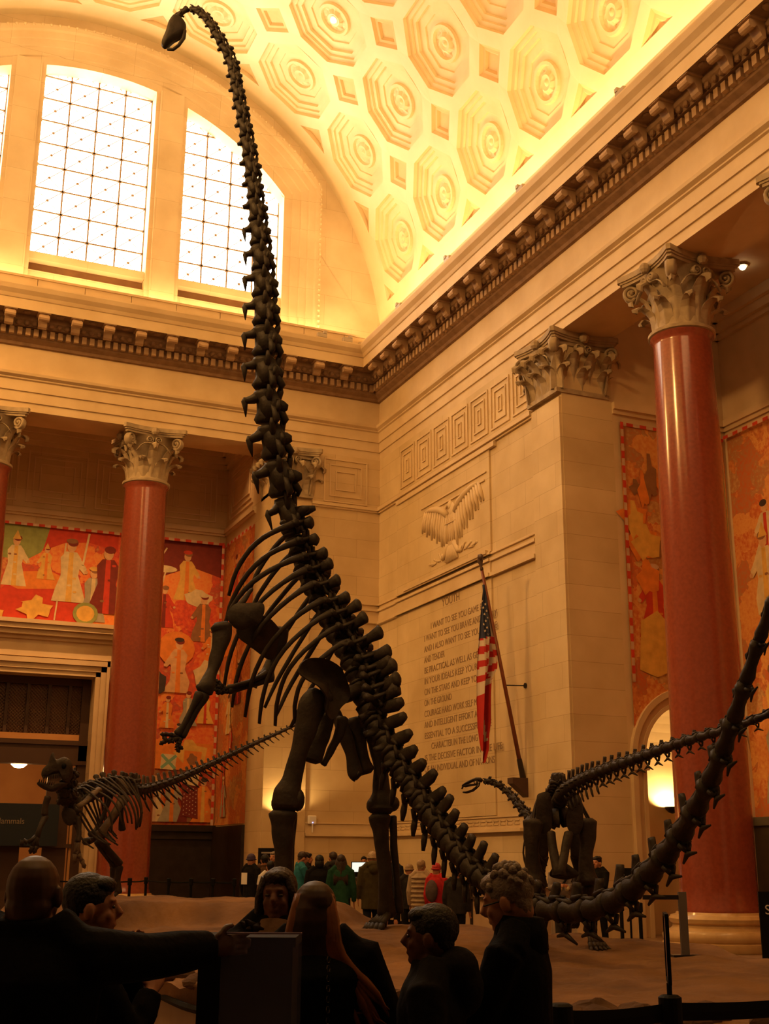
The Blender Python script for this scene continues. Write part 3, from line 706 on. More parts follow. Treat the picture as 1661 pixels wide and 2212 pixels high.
def paintR(p):
    rg = random.Random(11)
    p.poly([(-7.5, 12.4), (-3.9, 12.4), (-3.9, 11.2), (-5.0, 11.5), (-6.2, 11.0), (-7.5, 11.2)], 'maroon')
    p.figure(-5.15, 10.3, 1.8, 'gold', 'orange', 'red', rg); p.ell(-6.0, 11.35, .5, .13, 'cream'); p.line((-6.35, 11.3), (-5.9, 12.1), .05, 'cream'); p.line((-6.2, 9.9), (-5.9, 11.3), .05, 'cream')
    p.ell(-4.7, 10.4, .5, .3, 'cream', 14, .15); p.figure(-5.9, 9.3, 1.5, 'red', 'maroon', None, rg); p.figure(-4.5, 8.9, 1.7, 'brown', 'orange', 'cream', rg)
    p.figure(-6.3, 8.6, 1.6, 'gold', 'cream', None, rg); p.figure(-4.15, 8.0, 1.4, 'orange', 'cream', 'gold', rg)
    p.ell(-5.4, 8.6, .65, .6, 'orange'); p.figure(-5.3, 7.1, 1.9, 'flesh', 'orange', 'dark', rg); p.ell(-4.3, 7.7, .45, .5, 'cream', 14, .2); p.ell(-6.0, 7.4, .3, .45, 'dark', 12, .2)
    for k, (u, z, h, r_, t) in enumerate(((-6.3, 6.3, 1.3, 'cream', 'white'), (-5.6, 5.9, 1.1, 'orange', 'cream'), (-4.9, 6.0, 1.2, 'grey', 'cream'), (-4.3, 6.1, 1.1, 'gold', 'red'), (-5.2, 5.2, .9, 'gold', 'orange'))): p.figure(u, z, h, r_, t, None, rg)
    p.poly([(-7.5, 5.6), (-3.9, 5.4), (-3.9, 4.5), (-7.5, 4.6)], 'orange'); p.ell(-4.7, 5.1, .5, .4, 'gold', 12, .3)
    p.poly([(-5.75, 4.55), (-5.25, 4.52), (-5.2, 5.02), (-5.72, 5.05)], 'cream'); p.line((-5.72, 4.58), (-5.22, 5.0), .1, 'teal'); p.line((-5.72, 5.02), (-5.24, 4.56), .1, 'teal')
    p.poly([(-4.98, 4.6), (-4.4, 4.55), (-4.35, 5.15), (-4.95, 5.18)], 'orange'); p.ell(-4.67, 4.88, .17, .2, 'brown', 12, .2)
    for (u, h, r_, t) in ((-6.3, 1.5, 'cream', 'gold'), (-5.9, 1.7, 'cream', 'white'), (-5.3, 1.55, 'grey', 'orange'), (-4.7, 1.6, 'maroon', 'brown'), (-4.25, 1.5, 'orange', 'gold')): p.figure(u, 2.85, h, r_, t, None, rg)
    p.poly([(-4.95, 3.05), (-4.98, 4.1), (-4.45, 4.0), (-4.4, 2.95)], 'maroon')
    for i in range(5):
        for j in range(7): p.ell(-4.9+i*.1, 3.1+j*.13+(i % 2)*.05, .02, .022, 'white', 6)
    p.poly([(-4.98, 4.1), (-4.45, 4.0), (-4.4, 4.5), (-4.9, 4.45)], 'cream')
    p.border(-7.5, -3.88, 2.75, 12.45, True, False, True)
mural_panel('mural', fA, -7.5, -3.82, 2.75, 12.45, PM, 'tall mural of crowded figures right of the middle column, with a green-crossed flag', paintR)
fAr = lambda u, z, o: V((-3.81-o, u, z))
mural_panel('mural', fAr, 1.55, 4.95, 2.75, 12.35, PM2, 'narrow orange mural on the side return behind the dinosaur forelimb', lambda p: (p.fill(1.8, 4.6, 3, 12, 9, 5), p.border(1.55, 4.95, 2.75, 12.35)))
# right-hand murals
fBb = lambda u, z, o: V((4.99-o, u, z))
mural_panel('mural', fBb, -24, -11.6, 2.7, 12.45, PM2, 'orange mural on the deep wall at the right edge, beyond the broad column', lambda p: (p.ell(-14.2, 9.8, 1.0, 1.3, 'green', 16, .2), p.fill(-17, -12, 3, 11.5, 16, 8, 1.3, 2.3), p.border(-24, -11.6, 2.7, 12.45)))
r = empty('mural', (3.2, -11.5, 5), 'mural strip between the stone pier and the broad column, above the arched niche', 'mural')
arc2 = [V((NX-NRo*.985*cos(pi*i/24), -11.53, NZ+NRo*sin(pi*i/24))) for i in range(25)]
b = MB(); top = [V((max(1.66, min(4.9, p.x)), -11.53, 12.4)) for p in arc2]; arc2 = [V((t.x, p.y, p.z)) for p, t in zip(arc2, top)]
b.strip(arc2, top); b.build('canvas', PM2, r)
p = Paint(lambda u, z, o: V((u, -11.53-o, z))); rg = random.Random(5)
p.figure(2.45, 6.9, 1.9, 'red', 'orange', 'white', rg); p.poly([(1.9, 6.1), (2.0, 7.3), (2.5, 7.6), (2.9, 7.2), (3.0, 6.2), (2.4, 5.95)], 'gold'); p.ell(2.3, 8.4, .3, .45, 'orange', 12, .3)
for k in range(9): p.ell(rg.uniform(1.9, 3.2), rg.uniform(8.6, 12.), rg.uniform(.15, .4), rg.uniform(.2, .6), rg.choice(('brown', 'gold', 'orange', 'maroon')), 12, .35)
p.border(1.66, 4.9, 5.8, 12.4, True, True)
p.b.build('painted_scene', PMATS, r)
# dark wainscots
b = MB(); b.box((-7.55, 4.9, 0), (-3.8, 5, 2.6)); b.box((-7.6, 4.8, 2.55), (-3.8, 5, 2.75)); b.box((-7.6, 4.84, 2.3), (-3.8, 5, 2.4)); b.box((-3.9, 1.55, 0), (-3.79, 5, 2.7))
o = b.build('trim_3', M_['darkwood']); tag(o, kind='structure')
b = MB(); b.box((4.9, YEND, 0), (5, -11.6, 2.55)); b.box((4.8, YEND, 2.5), (5, -11.6, 2.7)); tag(b.build('trim_4', M_['darkwood']), kind='structure')

# ---- the great doorway in the end portico
dr = empty('door_1', (-10.08, 5, 0), kind='structure')
b = MB()
for (w0, w1, p) in ((0, .16, .10), (.16, .34, .15), (.34, .5, .22)):
    for s_ in (1, -1):
        x0, x1 = -10.08+s_*(2.01+w0), -10.08+s_*(2.01+w1); b.box((min(x0, x1), 5-p, 0), (max(x0, x1), 5.0, 7.45+w1))
    b.box((-10.08-2.01-w1, 5-p, 7.45+w0), (-10.08+2.01+w1, 5, 7.45+w1))
b.box((-12.6, 4.88, 8.0), (-7.55, 5, 8.6))
for (z0, z1, p) in ((8.55, 8.68, .2), (8.68, 8.85, .34), (8.85, 9.02, .45), (9.02, 9.15, .52)): b.box((-12.6-p*.4, 5-p, z0), (-7.6+p*.4, 5, z1))
b.build('door_surround', M_['stone'], dr)
b = MB()
b.box((-12.09, 5.55, 4.7), (-8.07, 5.9, 5.35)); b.box((-12.09, 5.5, 5.25), (-8.07, 5.95, 5.4)); b.box((-12.09, 5.5, 4.62), (-8.07, 5.95, 4.75)); b.box((-12.09, 5.6, 7.2), (-8.07, 5.9, 7.46)); b.box((-8.35, 5.55, 0), (-8.07, 5.9, 7.4)); b.box((-12.09, 5.55, 0), (-11.8, 5.9, 7.4))
for k in range(1, 6): b.box((-12.09+k*.67-.05, 5.62, 5.3), (-12.09+k*.67+.05, 5.78, 7.3))
b.box((-8.8, 5.7, 0), (-8.5, 6.6, 4.7))
b.box((-12.09, 5.75, 0), (-9.95, 5.8, 2.2)); b.box((-12.09, 5.62, 2.0), (-8.07, 5.8, 2.12)); b.box((-9.25, 5.7, 0), (-8.8, 5.8, 4.7))  # dark boards added below the sign, standing in for the unlit doorway
b.build('transom_frame', mat('dark_oak', (.06, .032, .02), .5), dr)
b = MB()
for k in range(44):
    x = -12.5+k*.11; b.bar((x, 5.72, 5.35), (x+1.9, 5.72, 7.25), .018); b.bar((x+1.9, 5.74, 5.35), (x, 5.74, 7.25), .018)
b.box((-12.09, 5.8, 5.3), (-8.1, 5.82, 7.3))
b.build('lattice', mat('bronze_lattice', (.16, .09, .055), .5), dr)
# hall beyond
M_['hallwall'] = mat('hall_beyond', (.5, .26, .09), .8, var=(.42, .2, .07), vs=1.)
b = MB(); b.box((-14, 13, 0), (-6, 13.2, 6)); b.box((-6.1, 5.6, 0), (-5.9, 13, 6)); b.box((-14.1, 5.6, 0), (-14, 13, 6)); b.box((-14, 5.6, 5.4), (-6, 13, 5.6))
b.build('passage_wall', M_['hallwall'], dr)
b = MB(); b.box((-8.42, 5.65, 0), (-8.08, 5.9, 3.3)); b.build('door_leaf', M_['hallwall'], dr)
lp = at(42, 1640, 45); 
g = empty('ceiling_lamp', (lp.x, lp.y, lp.z), 'glowing bowl lamp hanging in the passage beyond the great doorway', 'lamp')
b = MB(); b.lathe([(.02, -.3), (.15, -.28), (.27, -.18), (.32, 0), (.28, .02)], lp, 20); b.build('bowl', M_['lampglow'], g, smooth=True)
b = MB(); b.tube([lp+V((0, 0, .02)), V((lp.x, lp.y, 5.4))], .02, 6); b.build('stem', M_['fix'], g)
# hall sign
sg = empty('hanging_sign', (-10.6, 5.4, 2.2), 'black banner sign with faint gilt lettering hung in the great doorway', 'sign')
zt = 3.35
b = MB(); b.box((-12.0, 5.35, 2.05), (-8.85, 5.42, zt)); b.build('board', mat('blue_black_board', (.012, .018, .026), .5), sg)
letters('lettering', 'Asian Mammals', .26, mat('gilt_faint', (.22, .17, .11), .6), sg, (-11.42, 5.345, 2.72), (1, 0, 0), (0, 0, 1), 'LEFT', .004, 1.5)
# ================================================================ SKELETONS
M_['bone'] = mat('dark_fossil_bone', (.027, .018, .013), .6, var=(.013, .009, .006), vs=6, bump=.5, bs=14)
M_['bone2'] = mat('brown_fossil_bone', (.045, .030, .021), .6, var=(.02, .013, .009), vs=7, bump=.5, bs=18)
M_['bone_pale'] = mat('worn_fossil_bone', (.17, .115, .072), .6, var=(.07, .047, .03), vs=6, bump=.5, bs=18)
M_['steel'] = mat('dark_steel', (.03, .028, .028), .4, metal=.6)
Z = V((0, 0, 1))
def jit(b, amp, fr=6.):
    for p in b.v:
        n = mnoise.noise_vector(p*fr); p += n*amp
class Spine:
    """controls: (px, py, d, r, spine_h, trans_w, heading_deg)"""
    def __init__(s, C):
        s.n = len(C); P = [at(c[0], c[1], c[2]) for c in C]; s.P = P; dense, L = spline(P, 0); s.d = dense; s.L = L; s.C = C
        s.len = L[-1]
    def at(s, a):
        a = max(0, min(s.len-1e-6, a)); lo, hi = 0, len(s.L)-1
        while hi-lo > 1:
            m = (lo+hi)//2
            if s.L[m] <= a: lo = m
            else: hi = m
        u = (a-s.L[lo])/max(1e-9, s.L[hi]-s.L[lo]); p = s.d[lo].lerp(s.d[hi], u)
        q = (lo+u)/24; i = min(int(q), s.n-2); f = q-i; at_ = [s.C[i][k]+(s.C[i+1][k]-s.C[i][k])*f for k in range(3, 7)]
        j0, j1 = max(0, lo-8), min(len(s.d)-1, lo+8); T = (s.d[j0]-s.d[j1]).normalized()       # towards the head
        h = V((cos(radians(at_[3])), sin(radians(at_[3])), 0)); Lf = Z.cross(h); Lf = (Lf-T*Lf.dot(T)).normalized(); D = T.cross(Lf)
        return p, T, D, Lf, at_[0], at_[1], at_[2]
    def idx(s, i): return s.L[min(i*24, len(s.L)-1)]
def vertebra(P, T, D, L, r, hs, tw, ln, kind):
    b = MB(); n = 9
    e = ln*.47
    b.tube([P+T*e, P+T*e*.72, P+T*e*.2, P-T*e*.3, P-T*e*.78, P-T*e], [(r*.95, r*.9), (r*1.12, r*1.05), (r*.82, r*.80), (r*.84, r*.82), (r*1.2, r*1.12), (r*1.0, r*.95)], n, L=L)
    top = P+D*r*.6
    if kind == 'cervical':
        b.tube([top-T*e*.7, top+D*r*.45, top+T*e*.8+D*r*.2], [(r*.55, r*.5), (r*.75, r*.6), (r*.5, r*.3)], 8, L=L)
        for s_ in (1, -1):
            b.tube([top+L*s_*r*.4, top+T*e*.9+L*s_*r*.7+D*r*.5, top+T*e*1.25+L*s_*r*.75+D*r*.55], [r*.35, r*.28, r*.14], 6)
            b.tube([top+D*r*.4+L*s_*r*.3, top-T*e*.9+L*s_*r*.6+D*r*.9, top-T*e*1.15+L*s_*r*.6+D*r*.6], [r*.4, r*.3, r*.14], 6)
            # bifid spine halves
            b.tube([top+D*r*.4, top+D*(r*.4+hs*.6)+L*s_*r*.35-T*e*.1, top+D*(r*.4+hs)+L*s_*r*.55-T*e*.15], [(r*.25, r*.75), (r*.2, r*.6), (r*.12, r*.3)], 6, L=L)
            # diapophysis and the long cervical rib
            q = P+L*s_*(r+tw*.30)-D*(r*.75+tw*.28)+T*e*.35
            b.tube([P+L*s_*r*.4+T*e*.75, P.lerp(q, .6)+T*e*.25, q], [(r*.6, r*.55), (r*.5, r*.4), (r*.3, r*.3)], 7)
            if tw > .12: b.tube([q+T*e*.25, q, q-T*e*.45, q-T*e*1.0], [r*.12, r*.3, r*.2, r*.04], 6)
            # lamina sheets between the centrum and the arch
            b.tube([P+T*e*.9+L*s_*r*.4-D*r*.1, P+L*s_*r*.55+D*r*.45, P-T*e*.8+L*s_*r*.5+D*r*.7], [(r*.5, r*.6), (r*.42, r*.75), (r*.5, r*.6)], 8, L=L)
    elif kind == 'dorsal':
        b.tube([top-D*r*.2, top+D*r*.8, top+D*hs*.35], [(r*.8, r*.8), (r*.6, r*.7), (r*.5, r*.55)], 8, L=L)
        b.tube([top+D*hs*.3, top+D*hs*.7-T*r*.2, top+D*hs-T*r*.4, top+D*(hs+r*.25)-T*r*.45], [(r*.30, r*.6), (r*.28, r*.55), (r*.5, r*.75), (r*.3, r*.5)], 8, L=L)
        for s_ in (1, -1):
            b.tube([top+D*r*.6, top+D*r*1.1+L*s_*tw*.6, top+D*r*1.2+L*s_*tw], [(r*.6, r*.4), (r*.32, r*.3), (r*.42, r*.4)], 7, L=T)
            b.tube([top+D*r*.9+L*s_*r*.3, top+D*r*1.3+T*e*1.1+L*s_*r*.4], [r*.3, r*.2], 6)
            b.tube([top+D*r*.9+L*s_*r*.3, top+D*r*1.2-T*e*1.2+L*s_*r*.4], [r*.32, r*.2], 6)
            b.tube([top+D*r*1.1+L*s_*tw*.7, top+D*hs*.7], [(r*.12, r*.3), (r*.1, r*.2)], 5, L=L)
    else:
        lean = .35
        b.tube([top-D*r*.2, top+D*hs*.35-T*hs*.1, top+D*hs*.8-T*hs*lean, top+D*hs-T*hs*(lean+.05)], [(r*.5, r*.85), (r*.24, r*.62), (r*.26, r*.6), (r*.32, r*.42)], 7, L=L)
        for s_ in (1, -1):
            if tw > r*1.1: b.tube([P+L*s_*r*.5+D*r*.3, P+L*s_*tw-T*tw*.2], [(r*.45, r*.35), (r*.3, r*.15)], 6, L=T)
            b.tube([top+L*s_*r*.3, top+T*e*1.3+L*s_*r*.35+D*r*.5], [r*.28, r*.14], 6)
            b.tube([top+D*r*.4+L*s_*r*.2, top-T*e*.9+L*s_*r*.3+D*r*.6], [r*.28, r*.16], 6)
    return b
def chevron_mb(P, T, D, L, r, ln, hc, fork=False):
    b = MB(); q = P-D*r*.9-T*ln*.5
    for s_ in (1, -1): b.tube([q+L*s_*r*.5, q-D*hc*.35-T*hc*.1+L*s_*r*.15], [r*.24, r*.2], 6)
    if fork: b.tube([q-D*hc*.6+T*hc*.55, q-D*hc*.45, q-D*hc*.8-T*hc*.8], [(r*.1, r*.12), (r*.25, r*.3), (r*.08, r*.1)], 6, L=L)
    else: b.tube([q-D*hc*.3-T*hc*.05, q-D*hc*.7-T*hc*.25, q-D*hc-T*hc*.45], [(r*.2, r*.3), (r*.2, r*.38), (r*.14, r*.2)], 6, L=L)
    return b
def longbone(pts, n=12, amp=.012):
    """pts: (px, py, d, r_across, r_depth)"""
    b = MB(); P = [at(p[0], p[1], p[2]) for p in pts]
    rad = [(p[3], p[4]) for p in pts]
    dense, _ = spline(P, 0); m = len(pts); k = []; rr = []
    for i in range(0, len(dense), 4):
        q = i/24; j = min(int(q), m-2); f = q-j; f = f*f*(3-2*f); k.append(dense[i]); rr.append((rad[j][0]+(rad[j+1][0]-rad[j][0])*f, rad[j][1]+(rad[j+1][1]-rad[j][1])*f))
    t0, t1 = (k[0]-k[1]).normalized(), (k[-1]-k[-2]).normalized()
    side = RT
    a, e = rr[0], rr[-1]
    k = [k[0]+t0*a[0]*.35]+k+[k[-1]+t1*e[0]*.35]; rr = [(a[0]*.6, a[1]*.6)]+rr+[(e[0]*.6, e[1]*.6)]
    b.tube(k, rr, n, L=side); jit(b, amp, 5); return b
def plate(pts, thick, bulge=None, amp=.01, sub=3):
    """pts: world outline; thickened blade with a dished middle"""
    b = MB(); c = sum(pts, V())/len(pts); n = len(pts)
    nrm = V()
    for i in range(n): nrm += (pts[i]-c).cross(pts[(i+1) % n]-c)
    nrm.normalize(); bulge = bulge or V()
    rings = []
    for f in (1, .8, .5, .2): rings.append([c+(p-c)*f+bulge*(1-f*f) for p in pts])
    th = {1: .35, .8: .8, .5: 1, .2: 1}
    for sgn in (1, -1):
        rr = [[p+nrm*sgn*thick/2*t for p in r] for r, t in zip(rings, (.35, .9, 1, 1))]
        vs = [q for r in rr for q in r]+[c+bulge+nrm*sgn*thick/2]
        fs = [(i*n+j, i*n+(j+1) % n, (i+1)*n+(j+1) % n, (i+1)*n+j) for i in range(3) for j in range(n)]+[(3*n+j, 3*n+(j+1) % n, 4*n) for j in range(n)]
        b.add(vs, fs)
    A = [p+nrm*thick*.175 for p in pts]; B = [p-nrm*thick*.175 for p in pts]; b.strip(A+[A[0]], B+[B[0]]); jit(b, amp); return b
def sm_out(o, n=0): return o
def outline_px(pl, d, k=6):
    """smooth closed outline through pixel points; pl: (px, py[, d])"""
    P = [at(p[0], p[1], p[2] if len(p) > 2 else d) for p in pl]; m = len(P); out = []
    for i in range(m):
        a, b_, c, e = P[i-1], P[i], P[(i+1) % m], P[(i+2) % m]
        for j in range(k):
            t = j/k; out.append(.5*((2*b_)+(c-a)*t+(2*a-5*b_+4*c-e)*t*t+(3*b_-a-3*c+e)*t**3))
    return out
def foot(parent, c, f, side, size, mt, name='foot', toes=5, spread=.9):
    """c: ankle, f: forward dir (horizontal)"""
    g = MB(); n = toes
    for k in range(n):
        a = (k-(n-1)/2)/max(1, (n-1)/2)*spread*.5; d = (f*cos(a)+side*sin(a)).normalized(); r = size*.13
        p0 = c+side*sin(a)*size*.35+f*size*.1; p0.z = c.z-size*.1; p1 = p0+d*size*.45; p1.z = c.z-size*.5; p2 = p1+d*size*.25; p2.z = c.z-size*.72; p3 = p2+d*size*.3; p3.z = c.z-size*.8
        g.tube([p0, p0.lerp(p1, .5), p1], [r*1.1, r*.75, r*1.15], 8); g.tube([p1+d*r*.5, p2], [r*1.05, r*.9], 8); g.tube([p2+d*r*.4, p3], [r*.85, r*.3], 8)
    jit(g, .008); return g.build(name, mt, parent, smooth=True)

def sauropod_skull(parent, c, f, u, ln, mt, gape=.25):
    """diplodocid skull: c joint with the neck, f snout direction, u up; named parts"""
    s_ = f.cross(u).normalized(); sk = MB()
    F = lambda a, h, w=0: c+f*ln*a+u*ln*h+s_*ln*w
    sk.tube([F(.02, .06), F(.12, .14), F(.3, .2), F(.5, .17), F(.75, .1), F(.95, .03), F(1.0, 0)], [(.12*ln, .08*ln), (.17*ln, .11*ln), (.15*ln, .08*ln), (.14*ln, .07*ln), (.14*ln, .07*ln), (.13*ln, .05*ln), (.09*ln, .03*ln)], 12, L=s_)
    for q in (1, -1):
        ring = [F(.27+.09*cos(t*pi/6), .06+.085*sin(t*pi/6), q*.16) for t in range(13)]; sk.tube(ring, .022*ln, 6)
        sk.tube([F(.18, .03, q*.14), F(.22, -.12, q*.13), F(.33, -.2, q*.12)], [.04*ln, .03*ln, .035*ln], 6)
        sk.tube([F(.33, -.04, q*.16), F(.6, -.02, q*.14), F(.9, -.02, q*.1)], [.03*ln, .045*ln, .05*ln], 6)
    for k in range(7): sk.tube([F(.97, -.03, (k-3)*.03), F(1.02, -.13, (k-3)*.03)], [.012*ln, .006*ln], 5)
    o = sk.build('skull', mt, parent, smooth=True)
    jb = MB()
    for q in (1, -1): jb.tube([F(.3, -.18, q*.12), F(.5, -.2-gape*.45, q*.12), F(.8, -.14-gape*.9, q*.09), F(.96, -.08-gape*1.0, 0)], [.035*ln, .04*ln, .045*ln, .04*ln], 7)
    jb.build('lower_jaw', mt, parent, smooth=True)
    return o

# ---------------------------------------------------------------- the rearing adult
bar = empty('dinosaur_skeleton', at(835, 1995, 18.9), 'towering long-necked dinosaur skeleton rearing up on its hind legs', 'skeleton')
BH = 120.
MC = [(386, 36, 18.95, .045, .04, .03, BH), (400, 24, 18.93, .05, .05, .03, BH), (420, 23, 18.9, .055, .05, .03, BH), (445, 42, 18.8, .062, .06, .04, BH), (472, 85, 18.7, .07, .07, .05, BH), (497, 135, 18.7, .075, .08, .05, BH), (510, 195, 18.6, .08, .08, .05, BH), (521, 250, 18.6, .082, .08, .05, BH),
      (531, 305, 18.6, .085, .08, .055, BH), (540, 365, 18.6, .09, .09, .06, BH), (548, 430, 18.6, .095, .10, .07, BH), (555, 500, 18.6, .105, .10, .09, BH), (562, 570, 18.6, .115, .11, .11, BH),
      (566, 640, 18.6, .125, .12, .16, BH), (569, 710, 18.6, .13, .13, .18, BH), (571, 780, 18.65, .14, .13, .20, BH), (573, 850, 18.7, .14, .14, .22, BH), (580, 920, 18.8, .14, .16, .24, BH),
      (593, 990, 18.9, .14, .2, .26, BH), (607, 1060, 19., .145, .26, .28, BH), (622, 1120, 19.05, .145, .32, .26, BH), (640, 1180, 19.1, .14, .36, .26, BH), (656, 1235, 19.1, .14, .38, .28, BH), (680, 1285, 19.0, .14, .42, .30, BH),
      (706, 1335, 18.9, .145, .46, .30, BH), (732, 1385, 18.75, .15, .52, .30, BH), (757, 1430, 18.6, .155, .6, .25, BH-2), (776, 1478, 18.5, .16, .62, .22, BH-4), (796, 1530, 18.3, .165, .5, .3, BH-8),
      (822, 1585, 18.1, .165, .42, .3, BH-12), (856, 1645, 17.8, .16, .38, .26, BH-15), (895, 1705, 17.5, .16, .36, .22, BH-17), (935, 1765, 17.1, .155, .34, .18, BH-20), (978, 1825, 16.6, .15, .32, .12, BH-23),
      (1022, 1878, 16.1, .14, .30, .1, BH-26), (1075, 1922, 15.6, .135, .28, .1, BH-28), (1140, 1955, 15.1, .13, .25, .1, BH-30), (1210, 1968, 14.6, .13, .24, .1, BH-32), (1285, 1962, 14.1, .13, .22, .1, BH-34),
      (1350, 1932, 13.6, .125, .22, .1, BH-36), (1410, 1880, 13.1, .12, .22, .1, BH-37), (1462, 1815, 12.6, .112, .2, .1, BH-37), (1510, 1735, 12.1, .10, .17, .05, BH-37), (1548, 1655, 11.7, .09, .13, .05, BH-37),
      (1580, 1570, 11.3, .078, .1, .04, BH-37), (1606, 1490, 11.0, .068, .08, .04, BH-37), (1630, 1415, 10.8, .06, .06, .03, BH-37), (1655, 1340, 10.6, .054, .05, .03, BH-37), (1690, 1240, 10.4, .046, .04, .02, BH-37)]
MC = [(c[0], c[1], c[2], c[3]*((.98+.36*min(1, max(0, i-3)/11)) if i < 20 else (1.02 if i < 36 else .98)), c[4], c[5]*(1.25 if i < 20 else 1), c[6]) for i, c in enumerate(MC)]
sp = Spine(MC)
def run(sp, parent, a0, a1, kind, pitchf, name, mt, chev=None, chfork=None, amp=.008):
    a = a0; out = []
    while a < a1:
        P, T, D, L, r, hs, tw = sp.at(a); ln = pitchf(r, a)
        P, T, D, L, r, hs, tw = sp.at(a+ln/2)
        jr = random.Random(int(a*977)+len(out)); hs *= jr.uniform(.86, 1.14); tw *= jr.uniform(.9, 1.1); D2 = (D+T*jr.uniform(-.10, .10)+L*jr.uniform(-.05, .05)).normalized()
        b = vertebra(P, T, D2, L, r, hs, tw, ln, kind); jit(b, amp*r/.12, 9)
        b.build(name, mt, parent, smooth=True); out.append((P, T, D, L, r, hs, tw, ln))
        if chev:
            hc = chev(r, a)
            if hc > 0: cb = chevron_mb(P, T, D, L, r, ln, hc, chfork(a) if chfork else False); jit(cb, .004, 9); cb.build('chevron', mt, parent, smooth=True)
        a += ln
    return out
neck_end = sp.idx(20); dors_end = sp.idx(26); sac_end = sp.idx(28)
run(sp, bar, 0, neck_end, 'cervical', lambda r, a: .24+.042*a, 'cervical_vertebra', M_['bone'])
DV = run(sp, bar, neck_end, dors_end-.05, 'dorsal', lambda r, a: .30, 'dorsal_vertebra', M_['bone'])
SV = run(sp, bar, dors_end, sac_end, 'dorsal', lambda r, a: .21, 'sacral_vertebra', M_['bone'])
tail_mid = sp.idx(37)
run(sp, bar, sac_end, sp.len-.05, 'caudal', lambda r, a: .31 if a < tail_mid-1 else .42, 'caudal_vertebra', M_['bone'],
    lambda r, a: (0 if a < sac_end+.6 else (.37-.1*(a-sac_end)/5 if a < tail_mid else max(.12, r*2.0))), lambda a: a > tail_mid-.5)
def rib(parent, P, T, D, L, s_, r, tw, ln, wid, drop, fwd, mt, th=.04):
    top = P+D*r*1.7; vent = -D
    pts = [top+L*s_*tw*.5, top+L*s_*(tw+wid*.35)+vent*ln*.04, P+L*s_*(tw+wid*.8)+vent*ln*.25-Z*ln*.03*drop, P+L*s_*(tw+wid)+vent*ln*.55-Z*ln*.15*drop, P+L*s_*(tw+wid*.8)+vent*ln*.8-Z*ln*.36*drop, P+L*s_*(tw+wid*.45)+vent*ln*.95-Z*ln*.62*drop]
    q = spline(pts, 14); b = MB(); k = [th*1.2, th*1.1, th*.95]+[th*.8]*9+[th*.7, th*.6]
    b.tube(q, [(x*.6, x*1.15) for x in k], 8, L=L); b.tube([q[1], P+L*s_*r*.9+D*r*.3], [th*.7, th*.8], 7); jit(b, .006, 7)
    b.build('rib', mt, parent, smooth=True)
n = len(DV)
for i, (P, T, D, L, r, hs, tw, ln) in enumerate(DV):
    f = i/(n-1)
    lnr = [1.15, 1.35, 1.5, 1.6, 1.6, 1.5, 1.35, 1.15, .9, .7, .5][min(i, 10)]
    for s_ in (1, -1):
        rib(bar, P, T, D, L, s_, r, tw*.8, lnr, .34 if i > 1 else .15, .95 if i > 1 else 1.1, 0, M_['bone'], .048)
# skull
b = plate(outline_px([(376, 34), (392, 42), (401, 56), (400, 72), (388, 84), (374, 92), (358, 103), (349, 97), (352, 84), (359, 66), (366, 46)], 18.95), .26, bulge=-FW*.02); b.build('skull', M_['bone'], bar, smooth=True)
b = MB()
for dd in (-.08, .08): b.tube([at(399, 66, 18.95+dd), at(397, 82, 18.95+dd), at(386, 98, 18.95+dd*.8), at(374, 107, 18.95+dd*.5), at(362, 106, 18.95)], [.035, .035, .03, .03, .03], 8)
b.build('lower_jaw', M_['bone'], bar, smooth=True)
# shoulder girdle and arms
b = plate(outline_px([(545, 1352), (520, 1362), (495, 1345), (492, 1322), (508, 1305), (535, 1303), (566, 1302), (571, 1318), (560, 1345)], 18.35), .06, bulge=-FW*.05); 
b.build('scapula', M_['bone'], bar, smooth=True)
longbone([(508, 1318, 18.4, .07, .05), (525, 1300, 18.4, .05, .04), (540, 1278, 18.45, .03, .03), (544, 1272, 18.5, .02, .02)]).build('coracoid', M_['bone'], bar, smooth=True)
b = plate(outline_px([(520, 1345, 18.9), (570, 1330, 19), (612, 1370, 19.6), (615, 1400, 19.7), (585, 1425, 19.5), (545, 1400, 19.1), (515, 1375, 18.9)], 19.2), .07); b.build('scapula', M_['bone'], bar, smooth=True)
longbone([(478, 1352, 18.3, .16, .12), (480, 1372, 18.3, .15, .1), (470, 1410, 18.25, .11, .085), (458, 1450, 18.2, .085, .08), (447, 1480, 18.1, .13, .1), (441, 1492, 18.1, .14, .1)]).build('humerus', M_['bone'], bar, smooth=True)
longbone([(440, 1500, 18.1, .10, .09), (425, 1530, 18.05, .06, .06), (406, 1565, 18.0, .055, .05), (391, 1588, 17.95, .08, .07)]).build('ulna', M_['bone'], bar, smooth=True)
longbone([(431, 1498, 18.0, .07, .06), (414, 1532, 17.95, .04, .04), (397, 1566, 17.9, .04, .04), (384, 1585, 17.9, .06, .05)]).build('radius', M_['bone'], bar, smooth=True)
def hand_px(parent, pts, mt, d, name='finger_bone'):
    for chain in pts:
        q = [at(p[0], p[1], d) for p in chain]; b = MB()
        for a_, c_ in zip(q, q[1:]): b.tube([a_, a_.lerp(c_, .5), c_], [.042, .026, .036], 8)
        b.tube([q[-1], q[-1]+(q[-1]-q[-2]).normalized()*.03], [.03, .01], 6); jit(b, .004); b.build(name, mt, parent, smooth=True)
hand_px(bar, [[(386, 1590), (372, 1588), (358, 1586), (350, 1586)], [(386, 1594), (370, 1597), (356, 1601), (348, 1606)], [(388, 1594), (376, 1600), (362, 1602), (354, 1592)], [(390, 1596), (384, 1608), (382, 1616), (386, 1622)], [(392, 1594), (388, 1602), (387, 1612), (392, 1616)]], M_['bone'], 17.9)
